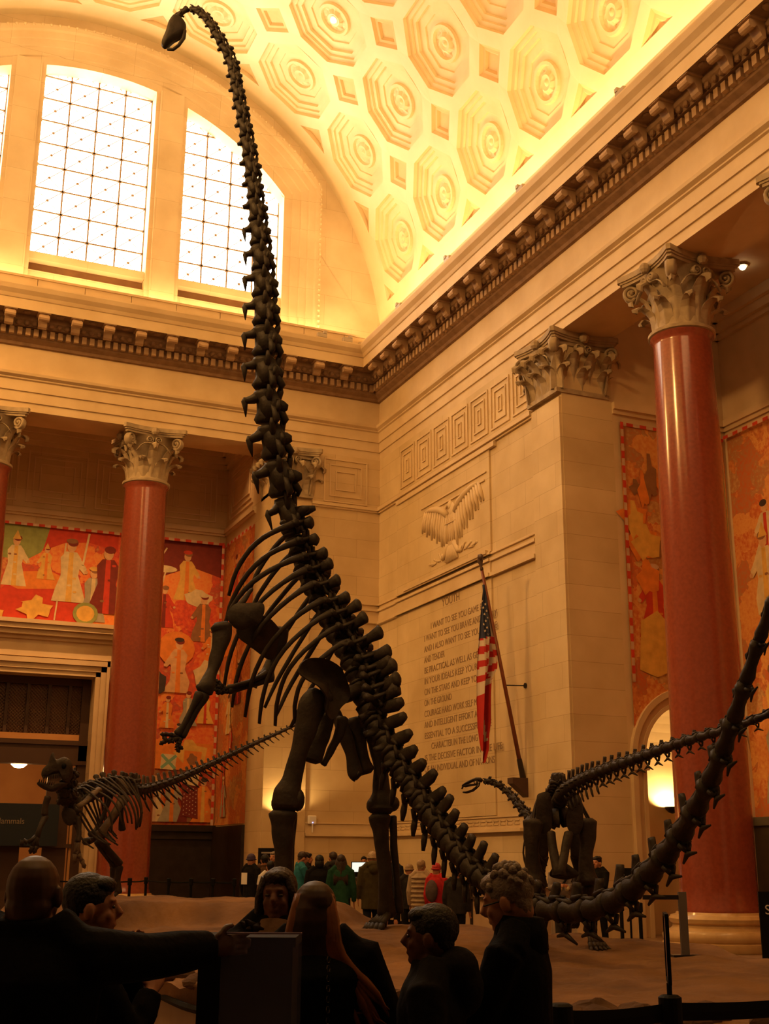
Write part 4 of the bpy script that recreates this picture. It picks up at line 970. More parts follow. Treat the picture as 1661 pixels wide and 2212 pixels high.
longbone([(604, 1362, 19.6, .15, .1), (603, 1385, 19.6, .13, .1), (590, 1420, 19.6, .09, .08), (580, 1445, 19.55, .1, .08), (574, 1462, 19.5, .14, .1)]).build('humerus', M_['bone'], bar, smooth=True)
longbone([(584, 1462, 19.5, .10, .08), (555, 1476, 19.4, .06, .05), (520, 1486, 19.3, .055, .05), (496, 1492, 19.2, .075, .06)]).build('ulna', M_['bone'], bar, smooth=True)
longbone([(576, 1454, 19.4, .06, .05), (545, 1470, 19.3, .04, .04), (515, 1480, 19.2, .04, .04), (494, 1486, 19.2, .055, .05)]).build('radius', M_['bone'], bar, smooth=True)
hand_px(bar, [[(494, 1488), (482, 1483), (472, 1474), (467, 1470)], [(494, 1490), (480, 1488), (468, 1480), (460, 1474)], [(494, 1492), (482, 1493), (470, 1492), (462, 1488)], [(492, 1494), (480, 1496), (470, 1497)], [(490, 1490), (478, 1484), (466, 1484)]], M_['bone'], 19.2)
longbone([(455, 1470, 18.2, .03, .03), (475, 1495, 18.3, .02, .02)])
# pelvis
b = plate(outline_px([(646, 1452, 17.45), (652, 1430, 17.45), (672, 1422, 17.5), (700, 1424, 17.55), (728, 1436, 17.65), (744, 1460, 17.75), (754, 1488, 17.85), (752, 1512, 17.9), (735, 1530, 17.8), (716, 1554, 17.6), (704, 1538, 17.5), (706, 1512, 17.45), (690, 1484, 17.4), (665, 1470, 17.4)], 17.6), .10, bulge=FW*.22); b.build('ilium', M_['bone'], bar, smooth=True)
b = plate(outline_px([(790, 1425, 18.9), (815, 1428, 19), (836, 1450, 19), (842, 1490, 19), (840, 1520, 18.9), (815, 1525, 18.8), (800, 1500, 18.8), (785, 1470, 18.8), (770, 1445, 18.8)], 19.), .09, bulge=FW*.1); b.build('ilium', M_['bone'], bar, smooth=True)
longbone([(725, 1508, 18.05, .13, .1), (750, 1500, 18.2, .14, .12), (778, 1490, 18.4, .13, .1)]).build('sacral_block', M_['bone'], bar, smooth=True)
longbone([(706, 1544, 18.0, .10, .07), (702, 1570, 18.0, .11, .06), (690, 1600, 18.0, .13, .07), (675, 1632, 18.0, .15, .09), (672, 1640, 18.0, .15, .09)]).build('pubis', M_['bone'], bar, smooth=True)
longbone([(738, 1552, 18.1, .09, .07), (735, 1580, 18.1, .08, .06), (720, 1610, 18.1, .06, .05), (705, 1640, 18.1, .05, .05), (698, 1650, 18.1, .06, .05)]).build('ischium', M_['bone'], bar, smooth=True)
longbone([(726, 1540, 18.5, .08, .06), (745, 1585, 18.5, .11, .06), (757, 1625, 18.5, .09, .06), (768, 1668, 18.5, .12, .07), (773, 1675, 18.5, .11, .07)]).build('pubis', M_['bone'], bar, smooth=True)
longbone([(765, 1555, 18.6, .12, .08), (775, 1600, 18.6, .11, .07), (782, 1640, 18.6, .11, .08), (788, 1666, 18.6, .14, .09)]).build('ischium', M_['bone'], bar, smooth=True)
# hind legs
longbone([(688, 1500, 17.7, .17, .12), (675, 1525, 17.7, .20, .13), (662, 1570, 17.7, .16, .12), (645, 1630, 17.7, .125, .11), (632, 1680, 17.7, .135, .11), (621, 1715, 17.7, .20, .15), (618, 1740, 17.7, .21, .16)], 16).build('femur', M_['bone'], bar, smooth=True)
b = MB(); b.ball(at(700, 1508, 17.75), (.14, .14, .14), 12); b.build('condyle', M_['bone'], bar, smooth=True)
b = MB(); b.ball(at(643, 1728, 17.7), (.10, .12, .16), 12); b.build('condyle', M_['bone'], bar, smooth=True)
b = MB(); b.ball(at(601, 1735, 17.7), (.10, .12, .13), 12); b.build('condyle', M_['bone'], bar, smooth=True)
longbone([(611, 1757, 17.7, .20, .14), (611, 1790, 17.7, .16, .12), (613, 1850, 17.7, .125, .1), (614, 1920, 17.7, .12, .1), (615, 1985, 17.7, .15, .12)], 14).build('tibia', M_['bone'], bar, smooth=True)
longbone([(633, 1760, 17.8, .06, .06), (628, 1830, 17.8, .05, .05), (626, 1920, 17.8, .05, .05), (630, 1985, 17.8, .07, .06)]).build('fibula', M_['bone'], bar, smooth=True)
b = MB(); b.tube([at(617, 1742, 17.7), at(616, 1760, 17.7)], .05, 8); b.tube([at(825, 1748, 18.7), at(825, 1766, 18.7)], .05, 8); b.build('joint_rod', M_['steel'], bar)
longbone([(800, 1570, 18.6, .15, .12), (815, 1610, 18.7, .13, .1), (822, 1660, 18.7, .11, .1), (824, 1705, 18.7, .13, .1), (824, 1735, 18.7, .21, .14), (824, 1747, 18.7, .22, .15)], 14).build('femur', M_['bone'], bar, smooth=True)
b = MB(); b.ball(at(846, 1736, 18.7), (.12, .12, .12), 12); b.build('condyle', M_['bone'], bar, smooth=True)
b = MB(); b.ball(at(806, 1740, 18.7), (.10, .12, .12), 12); b.build('condyle', M_['bone'], bar, smooth=True)
longbone([(820, 1764, 18.7, .17, .12), (822, 1800, 18.7, .115, .1), (829, 1860, 18.7, .10, .09), (833, 1920, 18.7, .10, .09), (836, 1975, 18.75, .14, .12)], 14).build('tibia', M_['bone'], bar, smooth=True)
longbone([(849, 1765, 18.8, .06, .06), (851, 1830, 18.8, .055, .05), (857, 1900, 18.8, .05, .05), (862, 1970, 18.8, .07, .06)]).build('fibula', M_['bone'], bar, smooth=True)
hv = V((cos(radians(BH)), sin(radians(BH)), 0)); Lv = Z.cross(hv)
fdir = (-RT*.6-V((FW.x, FW.y, 0))*.5).normalized()
foot(bar, at(838, 1965, 18.75), fdir, Z.cross(fdir), .40, M_['bone']); foot(bar, at(618, 1972, 17.7), fdir, Z.cross(fdir), .40, M_['bone'])
# a steel prop under the raised tail
b = MB(); b.tube([at(1078, 1960, 15.6), V((at(1078, 1960, 15.6).x, at(1078, 1960, 15.6).y, .5))], .028, 8); b.build('support_rod', M_['steel'], bar)

# ---------------------------------------------------------------- the young one behind the tail
yb = empty('dinosaur_skeleton', at(1275, 2045, 16.2), 'smaller long-necked dinosaur skeleton seen from behind at right, tail stretching to the right edge', 'skeleton')
YC = [(1045, 1688, 19.2, .035, .05, .03, 115), (1070, 1694, 19.1, .038, .05, .03, 115), (1095, 1712, 19.0, .042, .06, .035, 115), (1115, 1735, 18.8, .048, .06, .04, 115), (1135, 1760, 18.6, .055, .07, .045, 112), (1160, 1778, 18.3, .065, .09, .06, 110),
      (1182, 1775, 17.8, .08, .16, .12, 108), (1195, 1765, 17.3, .09, .22, .14, 106), (1200, 1752, 16.8, .09, .30, .14, 104), (1206, 1735, 16.3, .09, .32, .14, 102), (1218, 1712, 15.8, .08, .18, .14, 100),
      (1245, 1692, 15.2, .07, .12, .1, 98), (1280, 1675, 14.6, .065, .11, .08, 96), (1330, 1655, 14.0, .06, .09, .05, 95), (1390, 1634, 13.4, .055, .08, .03, 95), (1450, 1612, 12.8, .05, .06, .02, 95), (1520, 1590, 12.2, .045, .05, .02, 95), (1590, 1570, 11.7, .04, .04, .01, 95), (1700, 1528, 11.1, .034, .03, .01, 95)]
ysp = Spine(YC)
run(ysp, yb, 0, ysp.idx(6), 'cervical', lambda r, a: .12+r*1.6, 'cervical_vertebra', M_['bone2'])
YD = run(ysp, yb, ysp.idx(6), ysp.idx(9), 'dorsal', lambda r, a: .17, 'dorsal_vertebra', M_['bone2'])
run(ysp, yb, ysp.idx(9), ysp.idx(10), 'dorsal', lambda r, a: .14, 'sacral_vertebra', M_['bone2'])
run(ysp, yb, ysp.idx(10), ysp.len-.05, 'caudal', lambda r, a: .19 if r > .055 else .24, 'caudal_vertebra', M_['bone2'], lambda r, a: r*2.6, lambda a: a > ysp.idx(12))
for i, (P, T, D, L, r, hs, tw, ln) in enumerate(YD):
    for s_ in (1, -1): rib(yb, P, T, D, L, s_, r, tw, .85-.04*abs(i-3), .26, .3, 0, M_['bone2'], .028)
sauropod_skull(yb, at(1042, 1690, 19.2), (at(1000, 1698, 19.3)-at(1042, 1690, 19.2)).normalized(), Z, .33, M_['bone2'], .2)
def plpx(parent, name, pts, d, th, bul, mt): b = plate(outline_px(pts, d), th, bulge=bul); return b.build(name, mt, parent, smooth=True)
plpx(yb, 'ilium', [(1160, 1735), (1162, 1716), (1185, 1712), (1192, 1740), (1190, 1790), (1168, 1800), (1158, 1770)], 16.1, .06, -RT*.06, M_['bone2'])
plpx(yb, 'ilium', [(1232, 1714), (1250, 1716), (1258, 1745), (1258, 1790), (1238, 1805), (1224, 1780), (1226, 1745)], 16.1, .06, RT*.06, M_['bone2'])
longbone([(1180, 1762, 16.3, .09, .1), (1208, 1768, 16.2, .12, .12), (1240, 1762, 16.3, .09, .1)]).build('sacral_block', M_['bone2'], yb, smooth=True)
for s_, x in ((-1, 1151), (1, 1268)):
    d = 16.0 if s_ < 0 else 16.2; e = s_
    longbone([(x, 1776, d, .13, .1), (x+2*e, 1800, d, .11, .09), (x-2, 1840, d, .085, .08), (x-1*e, 1880, d, .10, .08), (x+2, 1905, d, .13, .11)], 12).build('femur', M_['bone2'], yb, smooth=True)
    longbone([(x+4, 1915, d+.1, .10, .09), (x+5, 1950, d+.1, .06, .06), (x+6, 1985, d+.1, .06, .06), (x+7, 2010, d+.1, .09, .08)]).build('tibia', M_['bone2'], yb, smooth=True)
    longbone([(x+14*e, 1915, d+.15, .045, .04), (x+13*e, 1960, d+.15, .03, .03), (x+12*e, 2010, d+.15, .04, .04)]).build('fibula', M_['bone2'], yb, smooth=True)
    fd = (V((FW.x, FW.y, 0))*-.6+RT*.25*e).normalized(); foot(yb, at(x+7, 2014, d+.05), -fd*-1, Z.cross(fd), .24, M_['bone2'])
longbone([(1190, 1800, 16.0, .06, .05), (1196, 1840, 15.9, .055, .05), (1203, 1875, 15.8, .06, .05), (1206, 1888, 15.8, .08, .06)]).build('ischium', M_['bone2'], yb, smooth=True)
longbone([(1228, 1800, 16.0, .06, .05), (1220, 1840, 15.9, .055, .05), (1212, 1875, 15.8, .06, .05), (1209, 1888, 15.8, .08, .06)]).build('ischium', M_['bone2'], yb, smooth=True)
plpx(yb, 'pubis', [(1186, 1888), (1200, 1866), (1222, 1864), (1248, 1884), (1246, 1894), (1225, 1900), (1198, 1897)], 16.1, .08, V(), M_['bone2'])
for s_, x in ((-1, 1172), (1, 1246)):
    longbone([(x, 1770, 17.6, .10, .06), (x+3*s_, 1815, 17.6, .12, .06), (x+2*s_, 1850, 17.6, .09, .06)]).build('scapula', M_['bone2'], yb, smooth=True)
    longbone([(x+2*s_, 1850, 17.7, .10, .08), (x+4*s_, 1885, 17.7, .06, .06), (x+4*s_, 1915, 17.7, .09, .07)]).build('humerus', M_['bone2'], yb, smooth=True)
    longbone([(x+4*s_, 1922, 17.8, .07, .06), (x+5*s_, 1960, 17.8, .045, .045), (x+5*s_, 1985, 17.8, .07, .06)]).build('ulna', M_['bone2'], yb, smooth=True)
    fd = V((-.2, .9, 0)).normalized(); foot(yb, at(x+5*s_, 1985, 17.8), fd, Z.cross(fd), .16, M_['bone2'], 'hand')

# ---------------------------------------------------------------- the meat-eater at left
al = empty('dinosaur_skeleton', at(250, 1950, 20.), 'two-legged meat-eating dinosaur skeleton at left, jaws open, long thin tail', 'skeleton')
AC = [(150, 1660, 18.6, .07, .07, .06, 175), (143, 1690, 18.7, .08, .09, .07, 170), (137, 1716, 18.8, .085, .09, .08, 165), (145, 1732, 19.0, .085, .1, .09, 160), (166, 1733, 19.2, .085, .13, .1, 158), (190, 1722, 19.5, .085, .17, .12, 156), (215, 1711, 19.8, .085, .19, .12, 155), (240, 1705, 20.1, .085, .2, .12, 155), (262, 1703, 20.4, .085, .2, .12, 155),
      (285, 1706, 20.7, .08, .2, .16, 155), (315, 1705, 21.1, .072, .19, .14, 155), (350, 1696, 21.5, .065, .16, .12, 155), (395, 1679, 22.0, .06, .13, .1, 155), (445, 1656, 22.6, .052, .11, .08, 155), (500, 1630, 23.2, .045, .09, .06, 155), (560, 1602, 23.8, .038, .07, .04, 155), (620, 1575, 24.4, .03, .055, .03, 155), (680, 1545, 25., .022, .04, .02, 155)]
asp = Spine(AC)
run(asp, al, 0, asp.idx(4), 'cervical', lambda r, a: .14, 'cervical_vertebra', M_['bone2'])
AD = run(asp, al, asp.idx(4), asp.idx(8), 'dorsal', lambda r, a: .15, 'dorsal_vertebra', M_['bone2'])
run(asp, al, asp.idx(8), asp.idx(9), 'dorsal', lambda r, a: .15, 'sacral_vertebra', M_['bone2'])
run(asp, al, asp.idx(9), asp.len-.05, 'caudal', lambda r, a: .17, 'caudal_vertebra', M_['bone2'], lambda r, a: (.30-.045*(a-asp.idx(9))) if a-asp.idx(9) < 5 else .07)
for i, (P, T, D, L, r, hs, tw, ln) in enumerate(AD):
    for s_ in (1, -1): rib(al, P, T, D, L, s_, r, tw, .75-.03*abs(i-4), .2, .25, 0, M_['bone2'], .026)
# skull with open jaws
SK = 18.5
def seg(pl, r, d=SK): b_.tube([at(p[0], p[1], p[2] if len(p) > 2 else d) for p in pl], r, 7)
b_ = plate(outline_px([(114, 1627), (121, 1640), (138, 1635), (152, 1642), (158, 1660), (153, 1682), (143, 1692), (134, 1684), (131, 1672), (112, 1672), (95, 1680), (89, 1673), (94, 1660), (104, 1648)], SK), .20)
for dd in (-.07, .07):
    d = SK+dd
    for k in range(10): seg([(94+k*3.8, 1677-k*.6, d), (93+k*3.8, 1686-k*.6, d)], [.013, .004])
jit(b_, .006); b_.build('skull', M_['bone2'], al, smooth=True)
b_ = MB(); 
for q in ((138, 1655),): b_.ball(at(q[0], q[1], SK-.085), (.04, .04, .045), 8)
b_.build('skull_opening', M_['black'], al, smooth=True)
b_ = plate(outline_px([(146, 1692), (134, 1703), (112, 1710), (90, 1703), (80, 1694), (84, 1689), (100, 1697), (122, 1698), (136, 1690)], SK), .15)
for dd in (-.05, .05):
    d = SK+dd
    for k in range(8): seg([(84+k*4.5, 1691+k*.9, d), (86+k*4.5, 1683+k*.9, d)], [.013, .004])
b_.build('lower_jaw', M_['bone2'], al, smooth=True)
plpx(al, 'ilium', [(226, 1690), (236, 1680), (258, 1681), (280, 1694), (284, 1706), (265, 1714), (246, 1712), (232, 1704)], 20.2, .05, V(), M_['bone_pale'])
plpx(al, 'ilium', [(232, 1688), (242, 1679), (262, 1680), (284, 1693), (288, 1705), (270, 1712), (250, 1711), (236, 1702)], 20.7, .05, V(), M_['bone2'])
def LB(nm, pts, m_='bone2'): longbone(pts, 9, .006).build(nm, M_[m_], al, smooth=True)
LB('femur', [(266, 1724, 20.1, .08, .07), (255, 1745, 20., .06, .06), (238, 1770, 19.9, .055, .05), (225, 1790, 19.8, .065, .06), (217, 1803, 19.8, .09, .08)], 'bone_pale')
LB('tibia', [(215, 1815, 19.8, .085, .07), (228, 1832, 19.85, .06, .05), (246, 1850, 19.9, .05, .05), (257, 1866, 20., .07, .06)])
LB('fibula', [(208, 1818, 19.8, .04, .04), (222, 1842, 19.85, .025, .025), (247, 1872, 20., .035, .03)])
LB('metatarsus', [(258, 1872, 20., .06, .05), (254, 1900, 20., .045, .04), (256, 1928, 20., .06, .05)])
LB('femur', [(272, 1722, 20.7, .07, .07), (262, 1740, 20.6, .06, .05), (225, 1795, 20.3, .06, .05), (195, 1815, 20.1, .06, .06), (186, 1818, 20., .07, .06)])
LB('tibia', [(222, 1820, 20.5, .07, .06), (240, 1850, 20.5, .05, .05), (245, 1870, 20.5, .06, .05)])
LB('pubis', [(240, 1716, 20.2, .05, .04), (228, 1750, 20.1, .035, .03), (206, 1796, 20., .04, .04), (196, 1802, 19.9, .06, .05)])
LB('ischium', [(262, 1716, 20.4, .05, .04), (262, 1760, 20.4, .035, .03), (264, 1792, 20.4, .06, .04)])
LB('scapula', [(214, 1704, 19.3, .05, .03), (198, 1718, 19.2, .055, .03), (180, 1735, 19.1, .045, .03), (165, 1745, 19.1, .06, .04)], 'bone_pale')
LB('humerus', [(166, 1748, 19., .07, .06), (155, 1762, 19., .06, .05), (162, 1778, 19., .05, .05)])
plpx(al, 'coracoid', [(133, 1756), (145, 1745), (160, 1750), (164, 1766), (152, 1783), (138, 1776)], 18.9, .05, V(), M_['bone2'])
LB('radius', [(166, 1766, 19., .05, .04), (171, 1795, 18.95, .035, .03), (168, 1818, 18.9, .045, .04)])
hand_px(al, [[(167, 1820), (163, 1845), (160, 1862)], [(168, 1820), (170, 1845), (177, 1860), (182, 1872)], [(166, 1820), (166, 1840), (172, 1852)]], M_['bone_pale'], 18.9)
LB('humerus', [(104, 1722, 18.4, .05, .05), (98, 1742, 18.4, .045, .04), (96, 1760, 18.4, .05, .05)])
LB('ulna', [(98, 1764, 18.4, .05, .04), (86, 1790, 18.3, .035, .03), (80, 1808, 18.3, .04, .04)])
hand_px(al, [[(80, 1808), (70, 1828), (66, 1840)], [(80, 1808), (80, 1828), (74, 1840)], [(78, 1808), (60, 1820), (50, 1815), (46, 1825)]], M_['bone2'], 18.3)
fd = (-RT*.8-V((FW.x, FW.y, 0))*.2).normalized(); foot(al, at(256, 1926, 20.), fd, Z.cross(fd), .22, M_['bone2'], 'foot', 3, .7); 
for p in (al,):
    for q in ((246, 1915, 20.5),): foot(al, at(*q), fd, Z.cross(fd), .22, M_['bone2'], 'foot', 3, .7)
LB('metatarsus', [(245, 1872, 20.5, .05, .05), (243, 1895, 20.5, .04, .04), (246, 1915, 20.5, .05, .05)])
# ================================================================ DISPLAY BASE
OUT = [(-80, 19.), (60, 22.), (250, 23.5), (400, 23), (540, 22), (640, 20.2), (760, 19.6), (900, 19.4), (1020, 19.2), (1150, 18.6), (1270, 17.9), (1370, 17.3), (1500, 16.9), (1661, 15.3), (1800, 13.5), (1920, 12), (1960, 10.8), (1800, 10.0), (1661, 9.8), (1300, 9.8), (1000, 9.9), (790, 10.3), (620, 10.8), (440, 11.5), (330, 13.3), (200, 15), (50, 16.6), (-60, 17.8)]
OP = [V((at(p, 1859, d).x, at(p, 1859, d).y, 0)) for p, d in OUT]
OC = sum(OP, V())/len(OP)
def smst(a, b_, x): t = max(0, min(1, (x-a)/(b_-a))); return t*t*(3-2*t)
MA, MBb = at(230, 1859, 21.3), at(640, 1859, 20.6)
def ground(x, y):
    p = V((x, y, 0)); z = .60+.10*smst(15, 18.5, math.hypot(x-CAM.x, y-CAM.y))-.06*smst(13, 10, math.hypot(x-CAM.x, y-CAM.y))
    a = V((MA.x, MA.y, 0)); q = V((MBb.x, MBb.y, 0)); ab = q-a; t = max(0, min(1, (p-a).dot(ab)/ab.dot(ab))); dd = (p-a-ab*t).length
    front = (p-a).dot(V((.4, .917, 0)))                       # the rocky mound breaks off on its near side
    z += .33*smst(1.9, 1.15, dd+ .55*mnoise.noise(p*.9))
    z += .06*mnoise.noise(p*.45)+.045*mnoise.noise(p*1.5)+.03*mnoise.noise(p*4)+.012*mnoise.noise(p*11)+.05*smst(.25, .75, dd/3)*smst(2.4, 1.6, dd)*mnoise.noise(p*2.6)
    # worn trackway hollows
    z -= .035*smst(.35, 0, abs(((p-OC).x*.6+(p-OC).y*.25)+.6*sin((p-OC).y*.5)))
    return z
pts = OP+[OP[0]]; dense = []
m = len(OP)
for i in range(m):
    a, b_, c, e = OP[i-1], OP[i], OP[(i+1) % m], OP[(i+2) % m]
    for j in range(9):
        t = j/9; dense.append(.5*((2*b_)+(c-a)*t+(2*a-5*b_+4*c-e)*t*t+(3*b_-a-3*c+e)*t**3))
nd = len(dense); b = MB(); vs = []; K = 100
fr_ = [i/K for i in range(1, K+1)]
for f in fr_:
    for i, p in enumerate(dense):
        q = OC+(p-OC)*f; z = ground(q.x, q.y)
        if f > .985: z -= .05+.05*mnoise.noise(q*3)
        if f >= 1: q = q+V((mnoise.noise(q*2.3), mnoise.noise(q*2.3+V((9, 9, 9))), 0))*.12
        vs.append(V((q.x, q.y, z)))
vs.append(V((OC.x, OC.y, ground(OC.x, OC.y)))); cidx = len(vs)-1
fs = [(k*nd+i, k*nd+(i+1) % nd, (k+1)*nd+(i+1) % nd, (k+1)*nd+i) for k in range(K-1) for i in range(nd)]+[(cidx, (i+1) % nd, i) for i in range(nd)]
b.add(vs, fs)
rim = vs[(K-1)*nd:K*nd]; low = [V((p.x+(OC.x-p.x)*.012, p.y+(OC.y-p.y)*.012, .40)) for p in rim]; b.strip(rim+[rim[0]], low+[low[0]])
M_['sand'] = mat('sandy_rock', (.25, .13, .055), .95, var=(.10, .05, .022), vs=.9, bump=1., bs=7)
M_['rock'] = mat('dark_rock', (.12, .065, .035), .95, var=(.06, .032, .018), vs=6, bump=1, bs=14)
pf = empty('display_base', (OC.x, OC.y, 0), 'wide low sandy rock base the dinosaur skeletons stand on', 'base')
b.build('sand_ground', M_['sand'], pf, smooth=True)
b = MB(); in1 = [OC+(p-OC)*.985 for p in dense]
b.prism([V((p.x, p.y, .03)) for p in in1], (0, 0, .38)); b.build('plinth', mat('plinth_stone', (.34, .23, .14), .6, var=(.27, .17, .1), vs=2), pf)
b = MB(); ex = [OC+(p-OC)*1.0 for p in dense]; b.tube([V((p.x, p.y, .40)) for p in ex+[ex[0]]], .035, 6); b.build('edge_trim', M_['black'], pf)

rg = random.Random(21)
for k in range(22):
    px = 230+k*68+rg.uniform(-20, 20); i0 = min(range(nd), key=lambda i: abs((dense[i]-CAM).xy.angle_signed(V((at(px, 1859, 10)-CAM).xy)) if True else 0)+(0 if (dense[i]-CAM).xy.length < 14.5 else 9))
    c = OC+(dense[i0]-OC)*rg.uniform(.955, .975); z = ground(c.x, c.y); s_ = rg.uniform(.09, .20)
    b = MB(); b.ball((c.x, c.y, z), (s_*1.4, s_, s_*.55), 12)
    for p_ in b.v: p_ += V(mnoise.noise_vector(p_*6))*s_*.45
    o = b.build('rock', M_['rock'], None); tag(o, 'rough dark rock lying along the near edge of the sand base', 'rock', 'rocks along the near edge of the base')
# ================================================================ THINGS ON THE WALLS
# flag and pole
fl = empty('flagpole', (0, -9.2, 3.4), 'brown wooden flagpole slanting out from the inscribed wall', 'flagpole')
p0, p1 = V((-.06, -9.2, 3.62)), V((-1.10, -9.2, 8.75))
M_['polewood'] = mat('varnished_wood', (.24, .075, .03), .4, var=(.18, .05, .02), vs=6)
b = MB(); b.tube([p0, p1], [.055, .04], 10); b.build('pole', M_['polewood'], fl, smooth=True)
b = MB(); b.tube([p0, p0.lerp(p1, .09)], [.075, .065], 10); b.build('socket', M_['darkwood'], fl)
b = MB(); b.box((-.42, -9.34, 3.48), (0.0, -9.06, 3.62)); b.prism([V((0, -9.34, 3.16)), V((-.1, -9.34, 3.24)), V((-.40, -9.34, 3.48)), V((0, -9.34, 3.48))], (0, .28, 0)); b.build('bracket', mat('bronze_bracket', (.07, .035, .025), .5), fl)
b = MB(); t_ = (p1-p0).normalized(); b.tube([p1, p1+t_*.06, p1+t_*.1, p1+t_*.26, p1+t_*.42], [.04, .05, .03, .08, .03], 8); b.ball(p1+t_*.34+V((0, -.05, 0)), (.06, .12, .09), 8); b.build('finial', mat('bronze', (.08, .045, .03), .4), fl, smooth=True)
q0 = p0.lerp(p1, .44); b = MB(); b.tube([q0, V((0, -9.35, q0.z))], .014, 6); b.tube([V((-.03, -9.35, q0.z)), V((0, -9.35, q0.z))], .07, 10); b.build('stay_rod', M_['steel'], fl)
flag = MB(); R_ = 90; C_ = 18
Ledge = [(1044, 1263), (1041, 1290), (1039, 1330), (1038, 1375), (1036, 1410), (1035, 1450), (1034, 1490), (1033, 1530), (1032, 1570), (1034, 1605), (1037, 1628), (1040, 1646)]
Redge = [(1046, 1263), (1055, 1300), (1060, 1335), (1066, 1385), (1072, 1420), (1072, 1445), (1061, 1470), (1060, 1500), (1060, 1560), (1056, 1590), (1055, 1615), (1044, 1648)]
def lerp_tab(tb, t):
    q = t*(len(tb)-1); i = min(int(q), len(tb)-2); f = q-i; return (tb[i][0]+(tb[i+1][0]-tb[i][0])*f, tb[i][1]+(tb[i+1][1]-tb[i][1])*f)
rows = []; rp = []
for i in range(R_+1):
    t = i/R_; a, c = lerp_tab(Ledge, t), lerp_tab(Redge, t); row = []; rr = []
    for j in range(C_+1):
        u = j/C_; px, py = a[0]+(c[0]-a[0])*u, a[1]+(c[1]-a[1])*u
        q = onA(px, py, -9.2); amp = .10*smst(0, .3, t); q = q+V((0, amp*sin(u*9+t*4)+.04*sin(u*21), 0)); q.x += .02*sin(u*12+t*9)
        row.append(q); rr.append((px, py, u))
    rows.append(row); rp.append(rr)
for i in range(R_):
    for j in range(C_):
        px, py, u = rp[i][j]; 
        if py < 1378-(px-1040)*.5: mi = 0 if u < .84 else 1
        elif py < 1478:
            k = (py+(px-1040)*.5+(11 if px > 1058 else 0))/15.; mi = 2 if int(k) % 2 else 1
        else:
            s_ = u+.12*sin((py-1478)/28.); mi = 1 if .42 < s_ < .62 and py < 1600 else 2
            if py < 1500 and s_ < .3: mi = 1
            if py > 1622 and u < .5: mi = 1
        vs = [rows[i][j], rows[i][j+1], rows[i+1][j+1], rows[i+1][j]]; flag.add(vs, [(0, 1, 2, 3)], mi)
fo = flag.build('flag', [mat('flag_blue', (.03, .035, .07), .8), mat('flag_white', (.55, .45, .34), .8), mat('flag_red', (.42, .02, .015), .8)], None, smooth=True)
tag(fo, 'red, white and blue striped flag hanging in folds from the slanting pole', 'flag')
b = MB(); rg = random.Random(2)
for k in range(11):
    py = 1298+k*7.2; px = 1041+(k*7 % 12)+ (py-1298)*.06; q = onA(px, py, -9.28)
    w_ = .035
    b.prism([q+V((w_*(1 if m_ % 2 == 0 else .42)*sin(pi*m_/5), 0, w_*(1 if m_ % 2 == 0 else .42)*cos(pi*m_/5))) for m_ in range(10)], (0, .01, 0))
so = b.build('star', mat('flag_star', (.7, .6, .48), .8), fo)
fo.data.materials[0]; so['kind'] = 'stuff'
# wall box with conduit
wb = empty('wall_box', (-2.2, -.05, 2.7), 'small white wireless box on the end wall with a blue light', 'box')
b = MB(); c = V((-2.19, -.06, 2.83)); b.box((c.x-.13, -.14, c.z-.13), (c.x+.13, -.0, c.z+.13)); o = b.build('casing', M_['white'], wb); bm = o.modifiers.new('bevel', 'BEVEL'); bm.width = .03; bm.segments = 3
b = MB(); b.ball((c.x, -.145, c.z-.08), .018, 6); b.build('status_light', M_['led'], wb)
b = MB(); b.box((c.x-.02, -.13, 2.46), (c.x+.02, -.1, c.z-.12)); b.build('conduit', M_['white'], wb)
# wall uplights
def uplight(loc, out, label, power, ln=.3):
    r = empty('wall_lamp', loc, label, 'lamp', 'bowl uplights low on the walls'); b = MB(); c = V(loc)
    b.lathe([(.02, -.16), (.1, -.13), (.17, -.05), (.19, 0), (.17, 0), (.09, -.09), (.02, -.11)], c+V(out)*.22, 20); b.build('bowl', M_['steel'], r, smooth=True)
    b = MB(); b.bar(c, c+V(out)*.2+V((0, 0, -.1)), .04); b.build('arm', M_['steel'], r)
    b = MB(); b.ball(c+V(out)*.22+V((0, 0, -.06)), .05, 8); b.build('bulb', M_['lampglow'], r)
    l = bpy.data.lights.new('uplight', 'SPOT'); l.energy = power; l.color = (1, .62, .22); l.spot_size = radians(150); l.spot_blend = .35; l.shadow_soft_size = .06
    o = bpy.data.objects.new('uplight', l); COL.objects.link(o); o.location = c+V(out)*.26+V((0, 0, .02)); d = V((0, 0, 1))-V(out)*.5; o.rotation_euler = d.to_track_quat('-Z', 'Y').to_euler()
uplight(V((-3.1, -.07, 3.02)), (0, -1, 0), 'bowl uplight on the end-wall pilaster, glowing behind the hind leg', 150)
uplight(V((3.25, -10.45, 2.95)), (0, -1, 0), 'bowl uplight inside the arched niche behind the red column', 210)
# small round ceiling lamps
c = vp(Y0-HY-1*PY, 54, .3); inn = (V((CX, c.y, ZC))-c).normalized()
r = empty('ceiling_spotlight', c, 'small bright lamp set in a rosette of the coffered vault', 'lamp'); b = MB(); b.ball(c+inn*.06, .1, 10); b.build('bulb', M_['lampglow'], r); b = MB(); b.tube([c, c+inn*.05], .15, 12); b.build('rim', M_['fix'], r)
c = onZ(1604, 576, ZP-.06); r = empty('ceiling_spotlight', c, 'small bright lamp under the ceiling right of the big capital', 'lamp'); b = MB(); b.ball(c, .09, 10); b.build('bulb', M_['lampglow'], r); b = MB(); b.tube([c+V((0, 0, .01)), c+V((0, 0, .06))], .13, 12); b.build('rim', M_['fix'], r)
